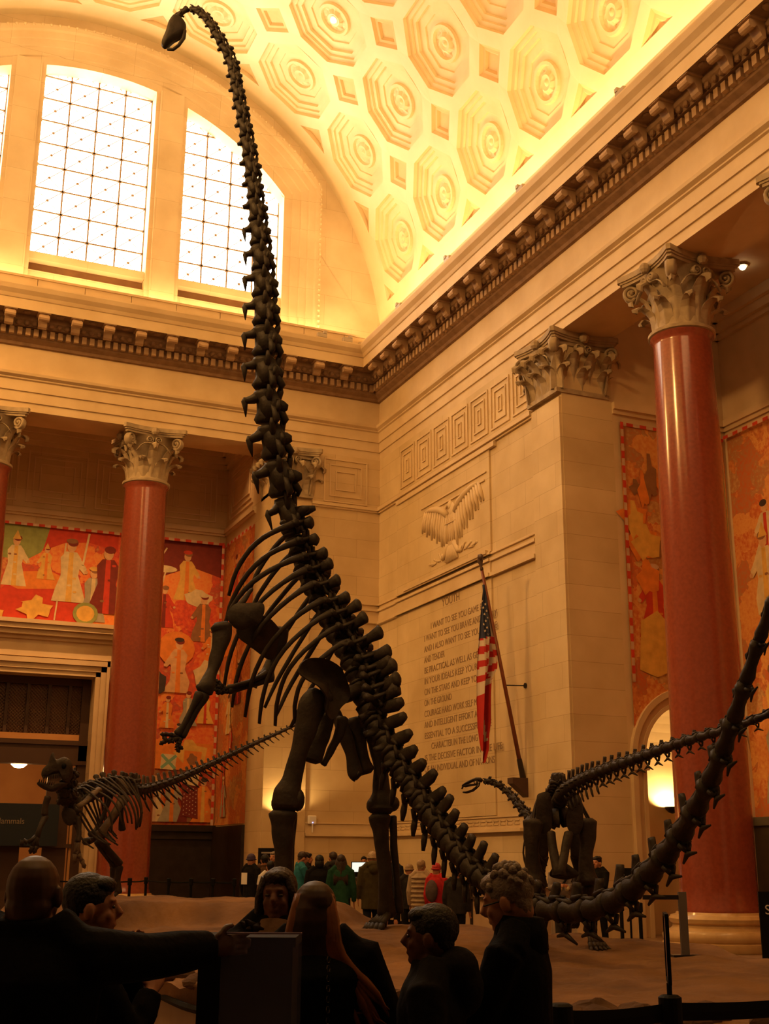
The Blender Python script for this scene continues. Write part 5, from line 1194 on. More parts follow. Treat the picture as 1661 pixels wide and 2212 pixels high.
# cove lamp housings on the cornice
def housing(loc, ax, lb):
    r = empty('cove_lamp', loc, lb, 'lamp', 'lamp housings along the cornice'); b = MB(); c = V(loc); ax = V(ax)
    b.obox(c+V((0, 0, .09)), ax*.16, ax.cross(Z)*.07, V((0, 0, .07))); b.build('housing', M_['fix'], r); b = MB(); b.tube([c-V((0, 0, .0)), c+V((0, 0, .06))], .03, 6); b.build('foot', M_['fix'], r)
    b = MB(); b.obox(c+V((0, 0, .2))+ax*.1, ax*.05, ax.cross(Z)*.09, V((0, 0, .05))); b.build('shutter', M_['fix'], r)
for k, y in enumerate((-.9, -4.2, -7.6, -11.8, -16.3)): housing((-1.16, y, 18.125), (0, 1, 0), 'small metal lamp housing on the side cornice, %s' % ('nearest the corner', 'second from the corner', 'third from the corner', 'fourth from the corner', 'the largest, near the top edge')[k])
for k, x in enumerate((-1.7, -2.6)): housing((x, -1.18, 18.125), (1, 0, 0), ('small metal lamp housing on the end cornice right in the corner', 'small metal lamp housing on the end cornice, just left of the corner one')[k])

# ================================================================ DESK, SIGNS, BARRIERS
dk = empty('information_desk', (-1.3, -6.5, 0), 'long beige admission desk with dark top along the right wall', 'desk')
M_['deskpanel'] = mat('desk_panel', (.42, .29, .18), .5, var=(.36, .24, .14), vs=1.5)
b = MB(); b.box((-1.58, -11.8, .14), (-.95, -1.3, 1.1)); b.build('cabinet', M_['deskpanel'], dk)
b = MB(); b.box((-1.7, -11.9, 1.12), (-.85, -1.2, 1.19)); b.build('worktop', M_['darkwood'], dk)
b = MB(); b.box((-1.5, -11.75, 0), (-1.0, -1.35, .15)); b.build('kickboard', M_['black'], dk)
for k in range(7): b = MB(); y = -1.3-k*1.6; b.box((-1.63, y-.06, .14), (-1.57, y, 1.12)); b.build('post', M_['darkwood'], dk)
b = MB(); b.box((-1.64, -11.8, .80), (-1.57, -1.3, .86)); b.build('rail', M_['darkwood'], dk)
q = at(776, 1893, 33.2); q = onB(776, 1893, -1.35)
mo = empty('computer_monitor', (q.x, q.y, 1.19), 'bright screen standing on the admission desk', 'monitor')
b = MB(); b.obox((q.x, q.y, 1.47), RT*.24, V((.3, .95, 0)).normalized()*.02, V((0, 0, .15))); b.build('casing', M_['black'], mo)
b = MB(); n_ = V((-.4, -.9, 0)).normalized(); b.obox(V((q.x, q.y, 1.47))+n_*.025, RT*.21, n_*.004, V((0, 0, .13))); b.build('screen', M_['screen'], mo)
b = MB(); b.box((q.x-.03, q.y-.03, 1.19), (q.x+.03, q.y+.03, 1.35)); b.box((q.x-.1, q.y-.08, 1.19), (q.x+.1, q.y+.08, 1.21)); b.build('stand', M_['black'], mo)
for k, (dy, lb) in enumerate(((.55, 'black card reader on the desk beside the bright screen'),)):
    t = empty('card_reader', (q.x-.1, q.y+dy, 1.19), lb, 'card reader'); b = MB(); b.obox((q.x-.1, q.y+dy, 1.27), (.06, 0, 0), (0, .05, 0), (0, 0, .08)); b.build('body', M_['black'], t); b = MB(); b.obox((q.x-.17, q.y+dy, 1.30), (.005, 0, 0), (0, .035, 0), (0, 0, .03)); b.build('display', M_['screen'], t)
def sign(px, ytop, d, w, hgt, label, text, tsize, tx=.1, ty=.16, stand=True, tw=None, base=0.):
    c = at(px, ytop, d); c2 = V((c.x, c.y, base)); r = empty('sign_board', c2, label, 'sign')
    rt = (RT-Z*RT.z).normalized(); fw = rt.cross(Z)*-1
    b = MB(); b.obox(V((c.x, c.y, c.z-hgt/2)), rt*w/2, fw*.015, Z*hgt/2); b.build('board', M_['black'], r)
    if stand: b = MB(); b.tube([V((c.x, c.y, base+.02)), V((c.x, c.y, c.z-hgt))], .02, 8); b.build('pole', M_['black'], r); b = MB(); b.lathe([(.16, 0), (.16, .02), (.02, .03)], c2, 16); b.build('base', M_['black'], r)
    if text: letters('lettering', text, tsize, M_['white'], r, V((c.x, c.y, c.z-ty))-rt*(w/2-tx)-V((FW.x, FW.y, 0)).normalized()*.02, rt, Z, 'LEFT', .003, tw)
    return r
sign(1357, 1875, 24., .37, .52, 'black sign reading Scan on a stand left of the broad column', 'Scan', .13, .05, .2, tw=.22)
sign(1676, 1926, 15.5, .42, .95, 'black sign with white lettering cut off by the right edge', 'Scan', .15, .06, .25, base=.55)
sign(597, 1832, 31, .88, .7, 'wide black notice board behind the queue with a faint white line at its top', None, .08)
_nb = [o for o in bpy.data.objects if o.name.startswith('sign_board') and 'notice' in o.get('label', '')][0]; _c = at(597, 1832, 31); _r = (RT-Z*RT.z).normalized()
b = MB(); b.obox(V((_c.x, _c.y, _c.z-.11))-_r*.08-V((FW.x, FW.y, 0)).normalized()*.02, _r*.28, Z.cross(_r)*.003, Z*.018); b.build('heading_stripe', mat('faint_white', (.3, .28, .25), .6), _nb)
def stanchion(loc, h, label, group, belts=(), bw=.05, rad=.03, thick=1):
    r = empty('stanchion', loc, label, 'barrier post', group); c = V(loc)
    b = MB(); b.tube([c+Z*.02, c+Z*(h-.12)], rad, 12); b.build('post', M_['black'], r, smooth=True, ang=40)
    b = MB(); b.lathe([(.17, 0), (.17, .015), (.05, .04), (rad, .05)], c, 20); b.build('base', M_['black'], r)
    b = MB(); b.lathe([(rad+.008, h-.14), (rad+.016, h-.13), (rad+.016, h-.01), (rad, h)], c, 16); b.build('belt_head', M_['black'], r)
    for tgt in belts:
        q = V(tgt); b = MB(); pts = [c.lerp(q, k/10)+Z*(h-.07-.25*(bw)*4*(k/10)*(1-k/10)) if False else c.lerp(q, k/10)+Z*(h-.07)-Z*.012*4*(k/10)*(1-k/10) for k in range(11)]
        d_ = (q-c).normalized(); b.tube(pts, [(.004, bw/2)]*11, 4, L=d_.cross(Z)); b.build('belt', M_['black'], r)
    return r
# foreground post carrying a narrow framed sign
s1 = at(1450, 2212, 6.0); s2 = at(1212, 2212, 5.6); s3 = at(1800, 2212, 6.6)
st = stanchion((s1.x, s1.y, 0), 1.08, 'black belt post in the foreground with a narrow framed sign above it', 'foreground belt posts', ((s2.x, s2.y, 0), (s3.x, s3.y, 0)), .075, .036)
stanchion((s2.x, s2.y, 0), 1.075, 'black belt post partly hidden behind the man in the long black coat', 'foreground belt posts', (), .075, .036)
stanchion((s3.x, s3.y, 0), 1.065, 'black belt post just outside the right edge holding the belt end', 'foreground belt posts', (), .075, .036)
ps = empty('post_sign', (s1.x, s1.y, 1.065), 'narrow sign holder in a black frame seen nearly edge-on on the foreground post', 'sign')
fwh = V((FW.x, FW.y, 0)).normalized(); sd = (RT*.18+fwh*.98).normalized(); cc = V((s1.x, s1.y, 0))
b = MB()
z0, z1 = 1.14, 1.42
b.obox(cc+Z*(z0), sd*.14, sd.cross(Z)*.008, Z*.008); b.obox(cc+Z*z1, sd*.14, sd.cross(Z)*.008, Z*.008)
for s_ in (1, -1): b.obox(cc+Z*(z0+z1)/2+sd*.14*s_, sd*.008, sd.cross(Z)*.008, Z*(z1-z0)/2)
b.build('frame', M_['black'], ps)
b = MB(); b.obox(cc+Z*(z0+z1)/2, sd*.132, sd.cross(Z)*.003, Z*((z1-z0)/2-.01)); b.build('card', mat('brown_card', (.16, .08, .05), .6), ps)
b = MB(); b.tube([cc+Z*1.06, cc+Z*1.13], .012, 8); b.build('stem', M_['black'], ps)
# posts behind the base
prev = None; lst = []
for k, (px, d) in enumerate(((60, 26.5), (127, 26.2), (205, 26.), (283, 25.8), (318, 27.2), (367, 25.6), (415, 25.5), (462, 25.4), (508, 25.3))):
    q = at(px, 1859, d); lst.append(V((q.x, q.y, 0)))
for k, q in enumerate(lst):
    stanchion(q, 1.3, 'slim black rope post in the dim row behind the sand base at left', 'rope posts behind the base at left', (lst[k+1],) if k+1 < len(lst) else (), .03, .028)
for k, (px, d, lb) in enumerate(((1337, 20.5, 'slim black post behind the base, left of its pair beside the column foot'), (1377, 20.2, 'slim black post behind the base, right of its pair beside the column foot'), (1075, 22.5, 'slim black post in front of the desk under the dinosaur tail'))):
    q = at(px, 1859, d); stanchion((q.x, q.y, 0), 1.05, lb, None, (), .04, .03)
q = at(1480, 2052, 15.4); gp = empty('guard_post', (q.x, q.y, ground(q.x, q.y)), 'grey metal guard post standing on the sand in front of the column base', 'post')
gz = ground(q.x, q.y); b = MB(); b.obox((q.x, q.y, gz+.36), RT*.045, fwh*.03, Z*.36); b.build('post', mat('grey_steel', (.13, .11, .10), .5), gp)
b = MB(); b.obox((q.x, q.y, gz+.015), RT*.16, fwh*.1, Z*.015); b.build('foot', M_['steel'], gp); b = MB(); b.obox(V((q.x, q.y, gz+.66))+RT*-.22, RT*.24, fwh*.015, Z*.025); b.build('rail', M_['steel'], gp)
# dark kiosk in the foreground and its acrylic panel
q = at(535, 2212, 4.45); kz = 1.405
kk = empty('podium', (q.x, q.y, 0), 'plain black podium in the foreground under the outstretched hand', 'podium')
rt = (RT-Z*RT.z).normalized(); fw_ = Z.cross(rt)
b = MB(); b.obox(V((q.x, q.y, (kz-.03)/2)), rt*.155, fw_*.14, Z*(kz-.03)/2); b.build('cabinet', M_['black'], kk)
b = MB(); b.obox(V((q.x, q.y, kz-.015)), rt*.165, fw_*.15, Z*.015); b.build('top', M_['black'], kk)
q = at(560, 2212, 4.22); ap = empty('acrylic_panel', (q.x, q.y, 0), 'faint bluish clear panel standing beside the podium', 'panel')
M_['acrylic'] = mat('clear_acrylic', (.55, .6, .95), .05, alpha=None); bs_ = M_['acrylic'].node_tree.nodes['Principled BSDF']; bs_.inputs['Alpha'].default_value = .07
b = MB(); b.obox(V((q.x, q.y, .72)), rt*.13, fw_*.004, Z*.70); b.build('sheet', M_['acrylic'], ap)
b = MB(); b.obox(V((q.x, q.y, 1.422)), rt*.13, fw_*.005, Z*.003); b.build('bright_edge', mat('acrylic_edge', (.3, .22, .35), .3), ap)
b = MB(); b.obox(V((q.x, q.y, .01)), rt*.13, fw_*.08, Z*.01); b.build('foot', M_['black'], ap)
# ================================================================ PEOPLE
SKN = mat('skin', (.42, .19, .105), .55, var=(.36, .15, .08), vs=9); SKD = mat('skin_deep', (.055, .022, .012), .45)
CLM = {}
def cloth(nm, c, r=.85):
    if nm not in CLM: CLM[nm] = mat('cloth_'+nm, c, r, spec=.06, var=tuple(x*.7 for x in c), vs=12, bump=.3, bs=30)
    return CLM[nm]
CC = dict(black=(.012, .011, .011), charcoal=(.03, .026, .025), navy=(.015, .018, .03), brown=(.10, .055, .03), olive=(.07, .055, .025), green=(.02, .07, .04), teal=(.03, .16, .20), white=(.7, .66, .62), cream=(.42, .31, .20), red=(.5, .03, .03), grey=(.22, .18, .16), denim=(.02, .022, .03), purple=(.05, .03, .09), beige=(.5, .36, .22), coat=(.006, .006, .007), jeans=(.02, .025, .04))
HC = dict(black=(.006, .005, .005), brown=(.035, .018, .01), auburn=(.16, .055, .018), grey=(.28, .22, .17), blond=(.34, .22, .11))
def person(loc, h, face, label, top='black', legs='denim', hair='brown', style='short', arms=None, skin=None, vox=.011, hem=.46, bulk=1., extra=None, look=0., tilt=0., group=None, sleeves=True, hood=False, legpose=0.02, fine=False, lift=.02):
    """loc: feet; face: heading in degrees (world); arms: {side: (elbow, wrist)} in units of height, (right, forward, up)"""
    skin = skin or SKN
    base = V(loc); f = V((cos(radians(face)), sin(radians(face)), 0)); r = f.cross(Z)
    W = lambda x, y, z: base+(r*x+f*y+Z*(z+lift*smst(.55, .8, z)*smst(.93, .86, z)))*h
    root = empty('person', base, label, 'person', group)
    arms = arms or {}
    A = {}
    for s_ in (1, -1):
        A[s_] = arms.get(s_, ((.145*s_, -.01, .64), (.15*s_, .04, .49)))
    b = MB()
    # legs and trunk
    hip = {}
    for s_ in (1, -1):
        an = W(.055*s_, legpose*s_*2, .04); kn = W(.055*s_, legpose*s_+.012, .28); hp = W(.05*s_, 0, .5); hip[s_] = (an, kn, hp)
        b.tube([hp, W(.055*s_, .008, .42), kn, W(.055*s_, legpose*s_*1.5-.01, .2), an], [.05*h, .048*h, .033*h, .033*h, .021*h], 10)
        b.tube([an-Z*.012*h-f*.02*h, an-Z*.02*h+f*.05*h, an-Z*.025*h+f*.09*h], [(.024*h, .018*h), (.026*h, .016*h), (.02*h, .01*h)], 8, L=r)
    b.tube([W(0, 0, .47), W(0, 0, .53), W(0, .005, .6), W(0, .005, .7), W(0, 0, .78), W(0, 0, .82), W(0, -.005, .845)], [(.08*h, .055*h), (.095*h, .062*h), (.078*h, .055*h), (.095*h, .062*h), (.105*h, .06*h), (.075*h, .045*h), (.035*h, .035*h)], 16, L=r)
    for s_ in (1, -1):
        el, wr_ = W(*A[s_][0]), W(*A[s_][1]); sh = W(.105*s_, 0, .80)
        b.tube([W(.08*s_, 0, .80), sh, sh.lerp(el, .5), el, el.lerp(wr_, .4), wr_], [.036*h, .034*h, .027*h, .022*h, .023*h, .0145*h], 9)
        # hand: palm, four fingers, thumb
        d = (wr_-el).normalized(); side = d.cross(r*s_).normalized() if abs(d.dot(r)) < .9 else d.cross(f).normalized()
        nrm = d.cross(side).normalized(); pm = wr_+d*.028*h
        b.tube([wr_, pm, wr_+d*.052*h], [(.016*h, .010*h), (.022*h, .010*h), (.021*h, .008*h)], 8, L=side)
        for k, fl_ in enumerate((.036, .042, .039, .030)):
            p = wr_+d*.052*h+side*(k-1.5)*.0115*h; c1 = p+d*fl_*.5*h+nrm*s_*-.004*h; c2 = p+d*fl_*.85*h+nrm*s_*-.014*h; b.tube([p, c1, c2], [.0052*h, .0048*h, .004*h], 6)
        b.tube([wr_+d*.012*h-side*.016*h, wr_+d*.035*h-side*.034*h, wr_+d*.052*h-side*.036*h], [.008*h, .0065*h, .005*h], 6)
    # neck and head
    hf = V((cos(radians(face+look)), sin(radians(face+look)), 0)); up = (Z*cos(radians(tilt))+hf*sin(radians(tilt))).normalized(); hf2 = (hf-up*hf.dot(up)).normalized(); hr = hf2.cross(up)
    nb = W(0, -.004, .82); hc = base+(f*.008+Z*.87)*h+up*.062*h
    b.tube([nb-Z*.02*h, hc-up*.04*h-hf2*.012*h], [.045*h, .041*h], 12)
    for s_ in (1, -1): b.tube([W(.085*s_, -.01, .79), W(.03*s_, -.012, .845)], [.028*h, .028*h], 8)
    H = lambda x, y, z: hc+(hr*x+hf2*y+up*z)*h
    b.ball(H(0, -.010, .012), (.046*h, .055*h, .055*h), 18, (hr, hf2, up)); b.ball(H(0, -.020, -.022), (.043*h, .042*h, .045*h), 14, (hr, hf2, up)); b.ball(H(0, .012, -.022), (.036*h, .038*h, .042*h), 16, (hr, hf2, up)); b.ball(H(0, .03, -.05), (.018*h, .018*h, .013*h), 10, (hr, hf2, up))
    b.tube([H(0, .046, .010), H(0, .058, -.010), H(0, .050, -.018)], [.006*h, .010*h, .007*h], 7); b.ball(H(0, .046, -.034), (.014*h, .006*h, .005*h), 8, (hr, hf2, up))
    b.ball(H(0, .041, .018), (.03*h, .008*h, .006*h), 8, (hr, hf2, up))
    for s_ in (1, -1): b.ball(H(.049*s_, -.006, -.006), (.007*h, .013*h, .020*h), 8, (hr, hf2, up)); b.ball(H(.02*s_, .036, -.016), (.014*h, .01*h, .014*h), 8, (hr, hf2, up))
    o = b.build('body', skin, root, smooth=True); rm = o.modifiers.new('remesh', 'REMESH'); rm.mode = 'VOXEL'; rm.voxel_size = vox; rm.use_smooth_shade = True
    if fine:
        for s_ in (1, -1): e = MB(); e.ball(H(.019*s_, .0445, .004), (.0075*h, .004*h, .004*h), 8, (hr, hf2, up)); e.build('eye', mat('eye', (.05, .03, .02), .2), root, smooth=True)
    # trousers and shoes
    t = MB()
    for s_ in (1, -1):
        an, kn, hp = hip[s_]; t.tube([hp+Z*.03*h, W(.055*s_, .008, .42), kn, an+Z*.0*h], [(.062*h*bulk, .062*h), (.058*h, .058*h), (.043*h, .043*h), (.035*h, .035*h)], 10)
        u = MB(); u.tube([an-Z*.02*h-f*.03*h, an-Z*.022*h+f*.04*h, an-Z*.028*h+f*.1*h], [(.03*h, .02*h), (.032*h, .02*h), (.024*h, .012*h)], 8, L=r); u.build('shoe', cloth('shoe', (.015, .012, .01)), root, smooth=True)
    t.tube([W(0, 0, .47), W(0, 0, .56)], [(.098*h, .07*h), (.098*h, .068*h)], 12, L=r)
    o = t.build('trousers', cloth(legs, CC[legs]), root, smooth=True); rm = o.modifiers.new('remesh', 'REMESH'); rm.mode = 'VOXEL'; rm.voxel_size = max(vox, .014); rm.use_smooth_shade = True
    # top / coat
    t = MB(); k = bulk
    tr = [(W(0, 0, hem), (.108*h*k, .082*h*k)), (W(0, 0, min(.56, hem+.12)), (.108*h*k, .078*h*k)), (W(0, 0, .66), (.106*h*k, .076*h*k)), (W(0, 0, .76), (.118*h*k, .078*h*k)), (W(0, 0, .805), (.112*h*k, .068*h)), (W(0, -.002, .835), (.07*h, .052*h)), (W(0, -.004, .862), (.052*h, .050*h))]
    t.tube([p for p, _ in tr], [q for _, q in tr], 18, L=r)
    for s_ in (1, -1):
        el, wr_ = W(*A[s_][0]), W(*A[s_][1]); sh = W(.112*s_, 0, .795)
        if sleeves: t.tube([W(.07*s_, 0, .795), sh, sh.lerp(el, .5), el, el.lerp(wr_, .5), wr_.lerp(el, .04)], [.046*h*k, .046*h*k, .040*h*k, .036*h*k, .034*h*k, .028*h*k], 10)
        else: t.tube([W(.07*s_, 0, .795), sh, sh.lerp(el, .6)], [.044*h, .044*h, .038*h], 10)
    for s_ in (1, -1): t.tube([W(.10*s_, -.01, .80), W(.045*s_, -.012, .855)], [.042*h, .038*h], 8)
    if hood: t.ball(W(0, -.06, .845), (.08*h, .055*h, .05*h), 12, (r, f, Z)); t.ball(W(0, -.085, .80), (.06*h, .04*h, .06*h), 12, (r, f, Z))
    o = t.build('jacket', cloth(top, CC[top]), root, smooth=True); rm = o.modifiers.new('remesh', 'REMESH'); rm.mode = 'VOXEL'; rm.voxel_size = max(vox, .013); rm.use_smooth_shade = True
    # hair
    if style != 'bald':
        hm = mat('hair_'+hair, HC.get(hair, CC.get(hair, (0, 0, 0))), .5, var=tuple(x*.6 for x in HC.get(hair, CC.get(hair, (0, 0, 0)))), vs=25, bump=.6, bs=60)
        t = MB(); t.ball(H(0, -.018, .024), (.052*h, .059*h, .056*h), 16, (hr, hf2, up)); t.ball(H(0, .012, .05), (.040*h, .036*h, .022*h), 12, (hr, hf2, up)); t.ball(H(0, -.035, -.005), (.043*h, .03*h, .05*h), 12, (hr, hf2, up))
        if style == 'curly':
            rg = random.Random(int(h*1000))
            for _ in range(70):
                a_, e_ = rg.uniform(0, 6.28), rg.uniform(-.1, 1.5); t.ball(H(.048*cos(a_)*cos(e_), -.018+.054*sin(a_)*cos(e_), .026+.054*sin(e_)), rg.uniform(.008, .014)*h, 6)
        nm = 'hair'
        if style == 'long':
            for q in range(-5, 6):
                x = q*.0095; e = q*.011; t.tube([H(x*.8, -.045+abs(q)*.004, .03), H(x*1.05, -.058+abs(q)*.006, -.02), H(e*1.15, -.062+abs(q)*.006, -.10), H(e*1.3, -.075, -.19), H(e*1.4, -.07, -.26)], [.018*h, .02*h, .018*h, .014*h, .004*h], 7)
            for s_ in (1, -1): t.tube([H(.04*s_, 0, .03), H(.052*s_, -.01, -.03), H(.06*s_, -.02, -.10), H(.07*s_, -.02, -.17)], [.012*h, .014*h, .014*h, .004*h], 7)
        if style == 'down':
            for s_ in (1, -1): t.tube([H(.03*s_, .02, .05), H(.047*s_, .01, 0), H(.05*s_, -.005, -.06), H(.05*s_, -.01, -.10)], [.014*h, .014*h, .016*h, .008*h], 7)
        if style == 'bun': t.ball(H(0, -.07, .05), .028*h, 10)
        if style in ('beanie', 'hoodup'):
            t = MB(); t.ball(H(0, -.012, .028), (.054*h, .062*h, .058*h), 16, (hr, hf2, up)); nm = 'hat'
            if style == 'hoodup': t.ball(H(0, -.025, -.02), (.055*h, .055*h, .07*h), 14, (hr, hf2, up))
            else: t.tube([H(.056*cos(a_*pi/8), -.012+.062*sin(a_*pi/8), .012) for a_ in range(17)], .010*h, 7)
        o = t.build(nm, hm, root, smooth=True)
    if extra: extra(root, W, H, h, f, r)
    return root
def ztop(py, d): return 1.65-d*math.tan(math.atan((py-1106)/FPX)-PIT)
def P(px, py_top, d, face, label, zf=0., **k):
    if d == 'A': d = math.hypot(*(onA(px, 1859, -.75)-CAM).xy)
    if d is None: d = math.hypot(*(onB(px, 1859, -.42)-CAM).xy)
    q = at(px, 1859, d); h = ztop(py_top, d)-zf
    return person((q.x, q.y, zf), h, face, label, **k)
AW = degrees(atan2(FW.y, FW.x))           # facing away from the camera
# ---- foreground
P(78, 1850, 4.0, AW-8, 'bald person in a dark coat seen from behind, one arm stretched to the podium', top='coat', legs='black', style='bald', skin=SKD, vox=.006, bulk=1.18, look=-4, lift=.03, arms={1: ((.19, .10, .79), (.275, .22, .80)), -1: ((-.16, .02, .64), (-.13, .08, .5))})
P(203, 1897, 4.75, AW-75, 'dark-haired person in black half hidden at lower left, chin in hand', top='coat', legs='black', hair='black', style='short', vox=.006, look=-8, arms={-1: ((-.10, .10, .68), (-.02, .10, .80)), 1: ((.12, .10, .66), (.05, .14, .74))}, fine=True)
def fur(root, W, H, h, f, r):
    t = MB(); rg = random.Random(4)
    for i in range(90):
        a = rg.uniform(-2.6, 2.6); c = W(.075*sin(a), -.07*cos(a)*.8, .845-.02*abs(sin(a))); t.tube([c, c+V((rg.uniform(-1, 1), rg.uniform(-1, 1), rg.uniform(-.3, 1))).normalized()*.035*h], [.014*h, .003*h], 5)
    t.build('fur_collar', cloth('fur', (.02, .013, .01)), root, smooth=True)
    t = MB(); t.tube([W(0, .03, .70), W(0, .06, .78), W(0, .035, .85)], [(.05*h, .03*h), (.05*h, .03*h), (.04*h, .025*h)], 10, L=r); t.build('sweater', cloth('sweater', (.16, .09, .05)), root, smooth=True)
    for s_ in (1, -1): e = MB(); e.ball(H(.047*s_, .0, -.034), .006*h, 8); e.build('earring', mat('earring', (.6, .5, .4), .2, metal=.8), root)
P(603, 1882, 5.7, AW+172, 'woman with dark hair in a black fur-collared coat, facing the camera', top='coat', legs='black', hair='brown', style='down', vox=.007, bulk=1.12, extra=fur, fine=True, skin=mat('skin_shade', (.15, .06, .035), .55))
def longhair(root, W, H, h, f, r):
    t = MB(); rg = random.Random(9); t.ball(H(0, -.012, .018), (.052*h, .062*h, .056*h), 18); t.ball(H(0, -.028, -.035), (.064*h, .052*h, .09*h), 16)
    e2 = MB()
    for i in range(64):
        u = rg.uniform(-1, 1); x = u*.052; e = u*.10+(.07*u if u > .3 else 0)
        pts = [H(x*.75, -.03-.02*(1-u*u), .04), H(x*1.05, -.05-.015*(1-u*u), -.02), H(x*1.3, -.06, -.085), H((x*1.3+e)/2, -.066, -.14), H(e, -.072, -.2+rg.uniform(-.03, .02)), H(e*1.2+rg.uniform(-.01, .02), -.068, -.26+rg.uniform(-.04, .05))]
        q = spline(pts, 12); rr = [.012*h]*4+[.014*h]*4+[.012*h, .009*h, .006*h, .002*h]
        (e2 if u > .45 or u < -.8 else t).tube(q, rr, 6)
    o = t.build('hair', mat('hair_long', (.028, .011, .005), .5, var=(.045, .018, .008), vs=20), root, smooth=True); rm = o.modifiers.new('remesh', 'REMESH'); rm.mode = 'VOXEL'; rm.voxel_size = .006; rm.use_smooth_shade = True
    e2.build('hair_lock', mat('hair_auburn', (.26, .085, .02), .45, var=(.14, .045, .012), vs=14), root, smooth=True)
    t = MB(); q = [W(.035, -.10, .80-.04*k/2) for k in range(20)]
    for k, c in enumerate(q): t.tube([c+V((.006*cos(a_*pi/3), .004*(k % 2)*sin(a_*pi/3), .012*sin(a_*pi/3))) for a_ in range(7)], .0022, 4)
    t.build('bag_chain', mat('chain', (.12, .10, .09), .3, metal=.9), root)
P(682, 1908, 4.95, AW+3, 'woman with long auburn hair in a black puffy coat, back to the camera', top='coat', legs='black', hair='brown', style='bald', vox=.006, bulk=1.3, lift=.03, extra=longhair, arms={1: ((.195, .0, .63), (.15, .10, .56)), -1: ((-.18, .0, .63), (-.1, .12, .56))})
P(930, 1960, 4.6, AW+82, 'dark-haired boy in a black hooded jacket, in profile facing left', top='black', legs='black', hair='black', style='short', vox=.006, bulk=1.05, hood=True, fine=True, skin=mat('skin_boy', (.13, .05, .028), .5))
def glasses(root, W, H, h, f, r):
    t = MB(); t.tube([H(-.046, -.004, .004), H(-.04, .045, .004)], .002*h, 5); t.build('spectacle_arm', M_['steel'], root)
    t = MB(); t.tube([W(0, -.008, .805), W(0, -.012, .845), W(0, -.015, .885)], [(.082*h, .064*h), (.070*h, .062*h), (.052*h, .05*h)], 16, L=r); t.build('collar', cloth('coat', CC['coat']), root, smooth=True)
P(1112, 1880, 4.9, AW+68, 'grey curly-haired man in a long black coat, head bowed, back to the camera', top='coat', legs='black', hair='grey', style='curly', vox=.006, bulk=1.0, hem=.24, tilt=16, look=6, extra=glasses, arms={-1: ((-.13, .05, .66), (-.06, .17, .725)), 1: ((.16, .0, .64), (.14, .08, .52))})
# ---- the queue at the desk
def badge(root, W, H, h, f, r):
    t = MB(); t.obox(W(-.03, -.085, .70), r*.05*h, f*.004, Z*.07*h); t.build('badge', M_['white'], root)
def pack(root, W, H, h, f, r):
    t = MB(); t.ball(W(0, -.115, .68), (.085*h, .05*h, .13*h), 12, (r, f, Z)); t.build('backpack', cloth('pack', (.10, .07, .07)), root, smooth=True)
def puff(root, W, H, h, f, r):
    for k in range(9): t = MB(); t.tube([W(.118*cos(a_*pi/8), .088*sin(a_*pi/8), .40+k*.048) for a_ in range(17)], .014*h, 6); t.build('quilting', cloth('cream', CC['cream']), root, smooth=True)
def phone(root, W, H, h, f, r):
    t = MB(); t.obox(W(.02, .18, .70), r*.02*h, f*.004, Z*.04*h); t.build('phone', M_['screen'], root)
def mitts(root, W, H, h, f, r):
    for s_ in (1, -1): t = MB(); t.ball(W(.04*s_, .17, .66), .028*h, 8); t.build('mitten', cloth('mitten', (.6, .5, .28)), root, smooth=True)
    t = MB(); t.tube([W(-.09, .05, .82), W(0, .11, .7), W(.1, .08, .6)], .012*h, 6); t.build('bag_strap', M_['black'], root)
hold = {1: ((.13, .06, .66), (.05, .16, .68)), -1: ((-.13, .06, .66), (-.05, .16, .68))}
Q = 'people queueing at the desk'
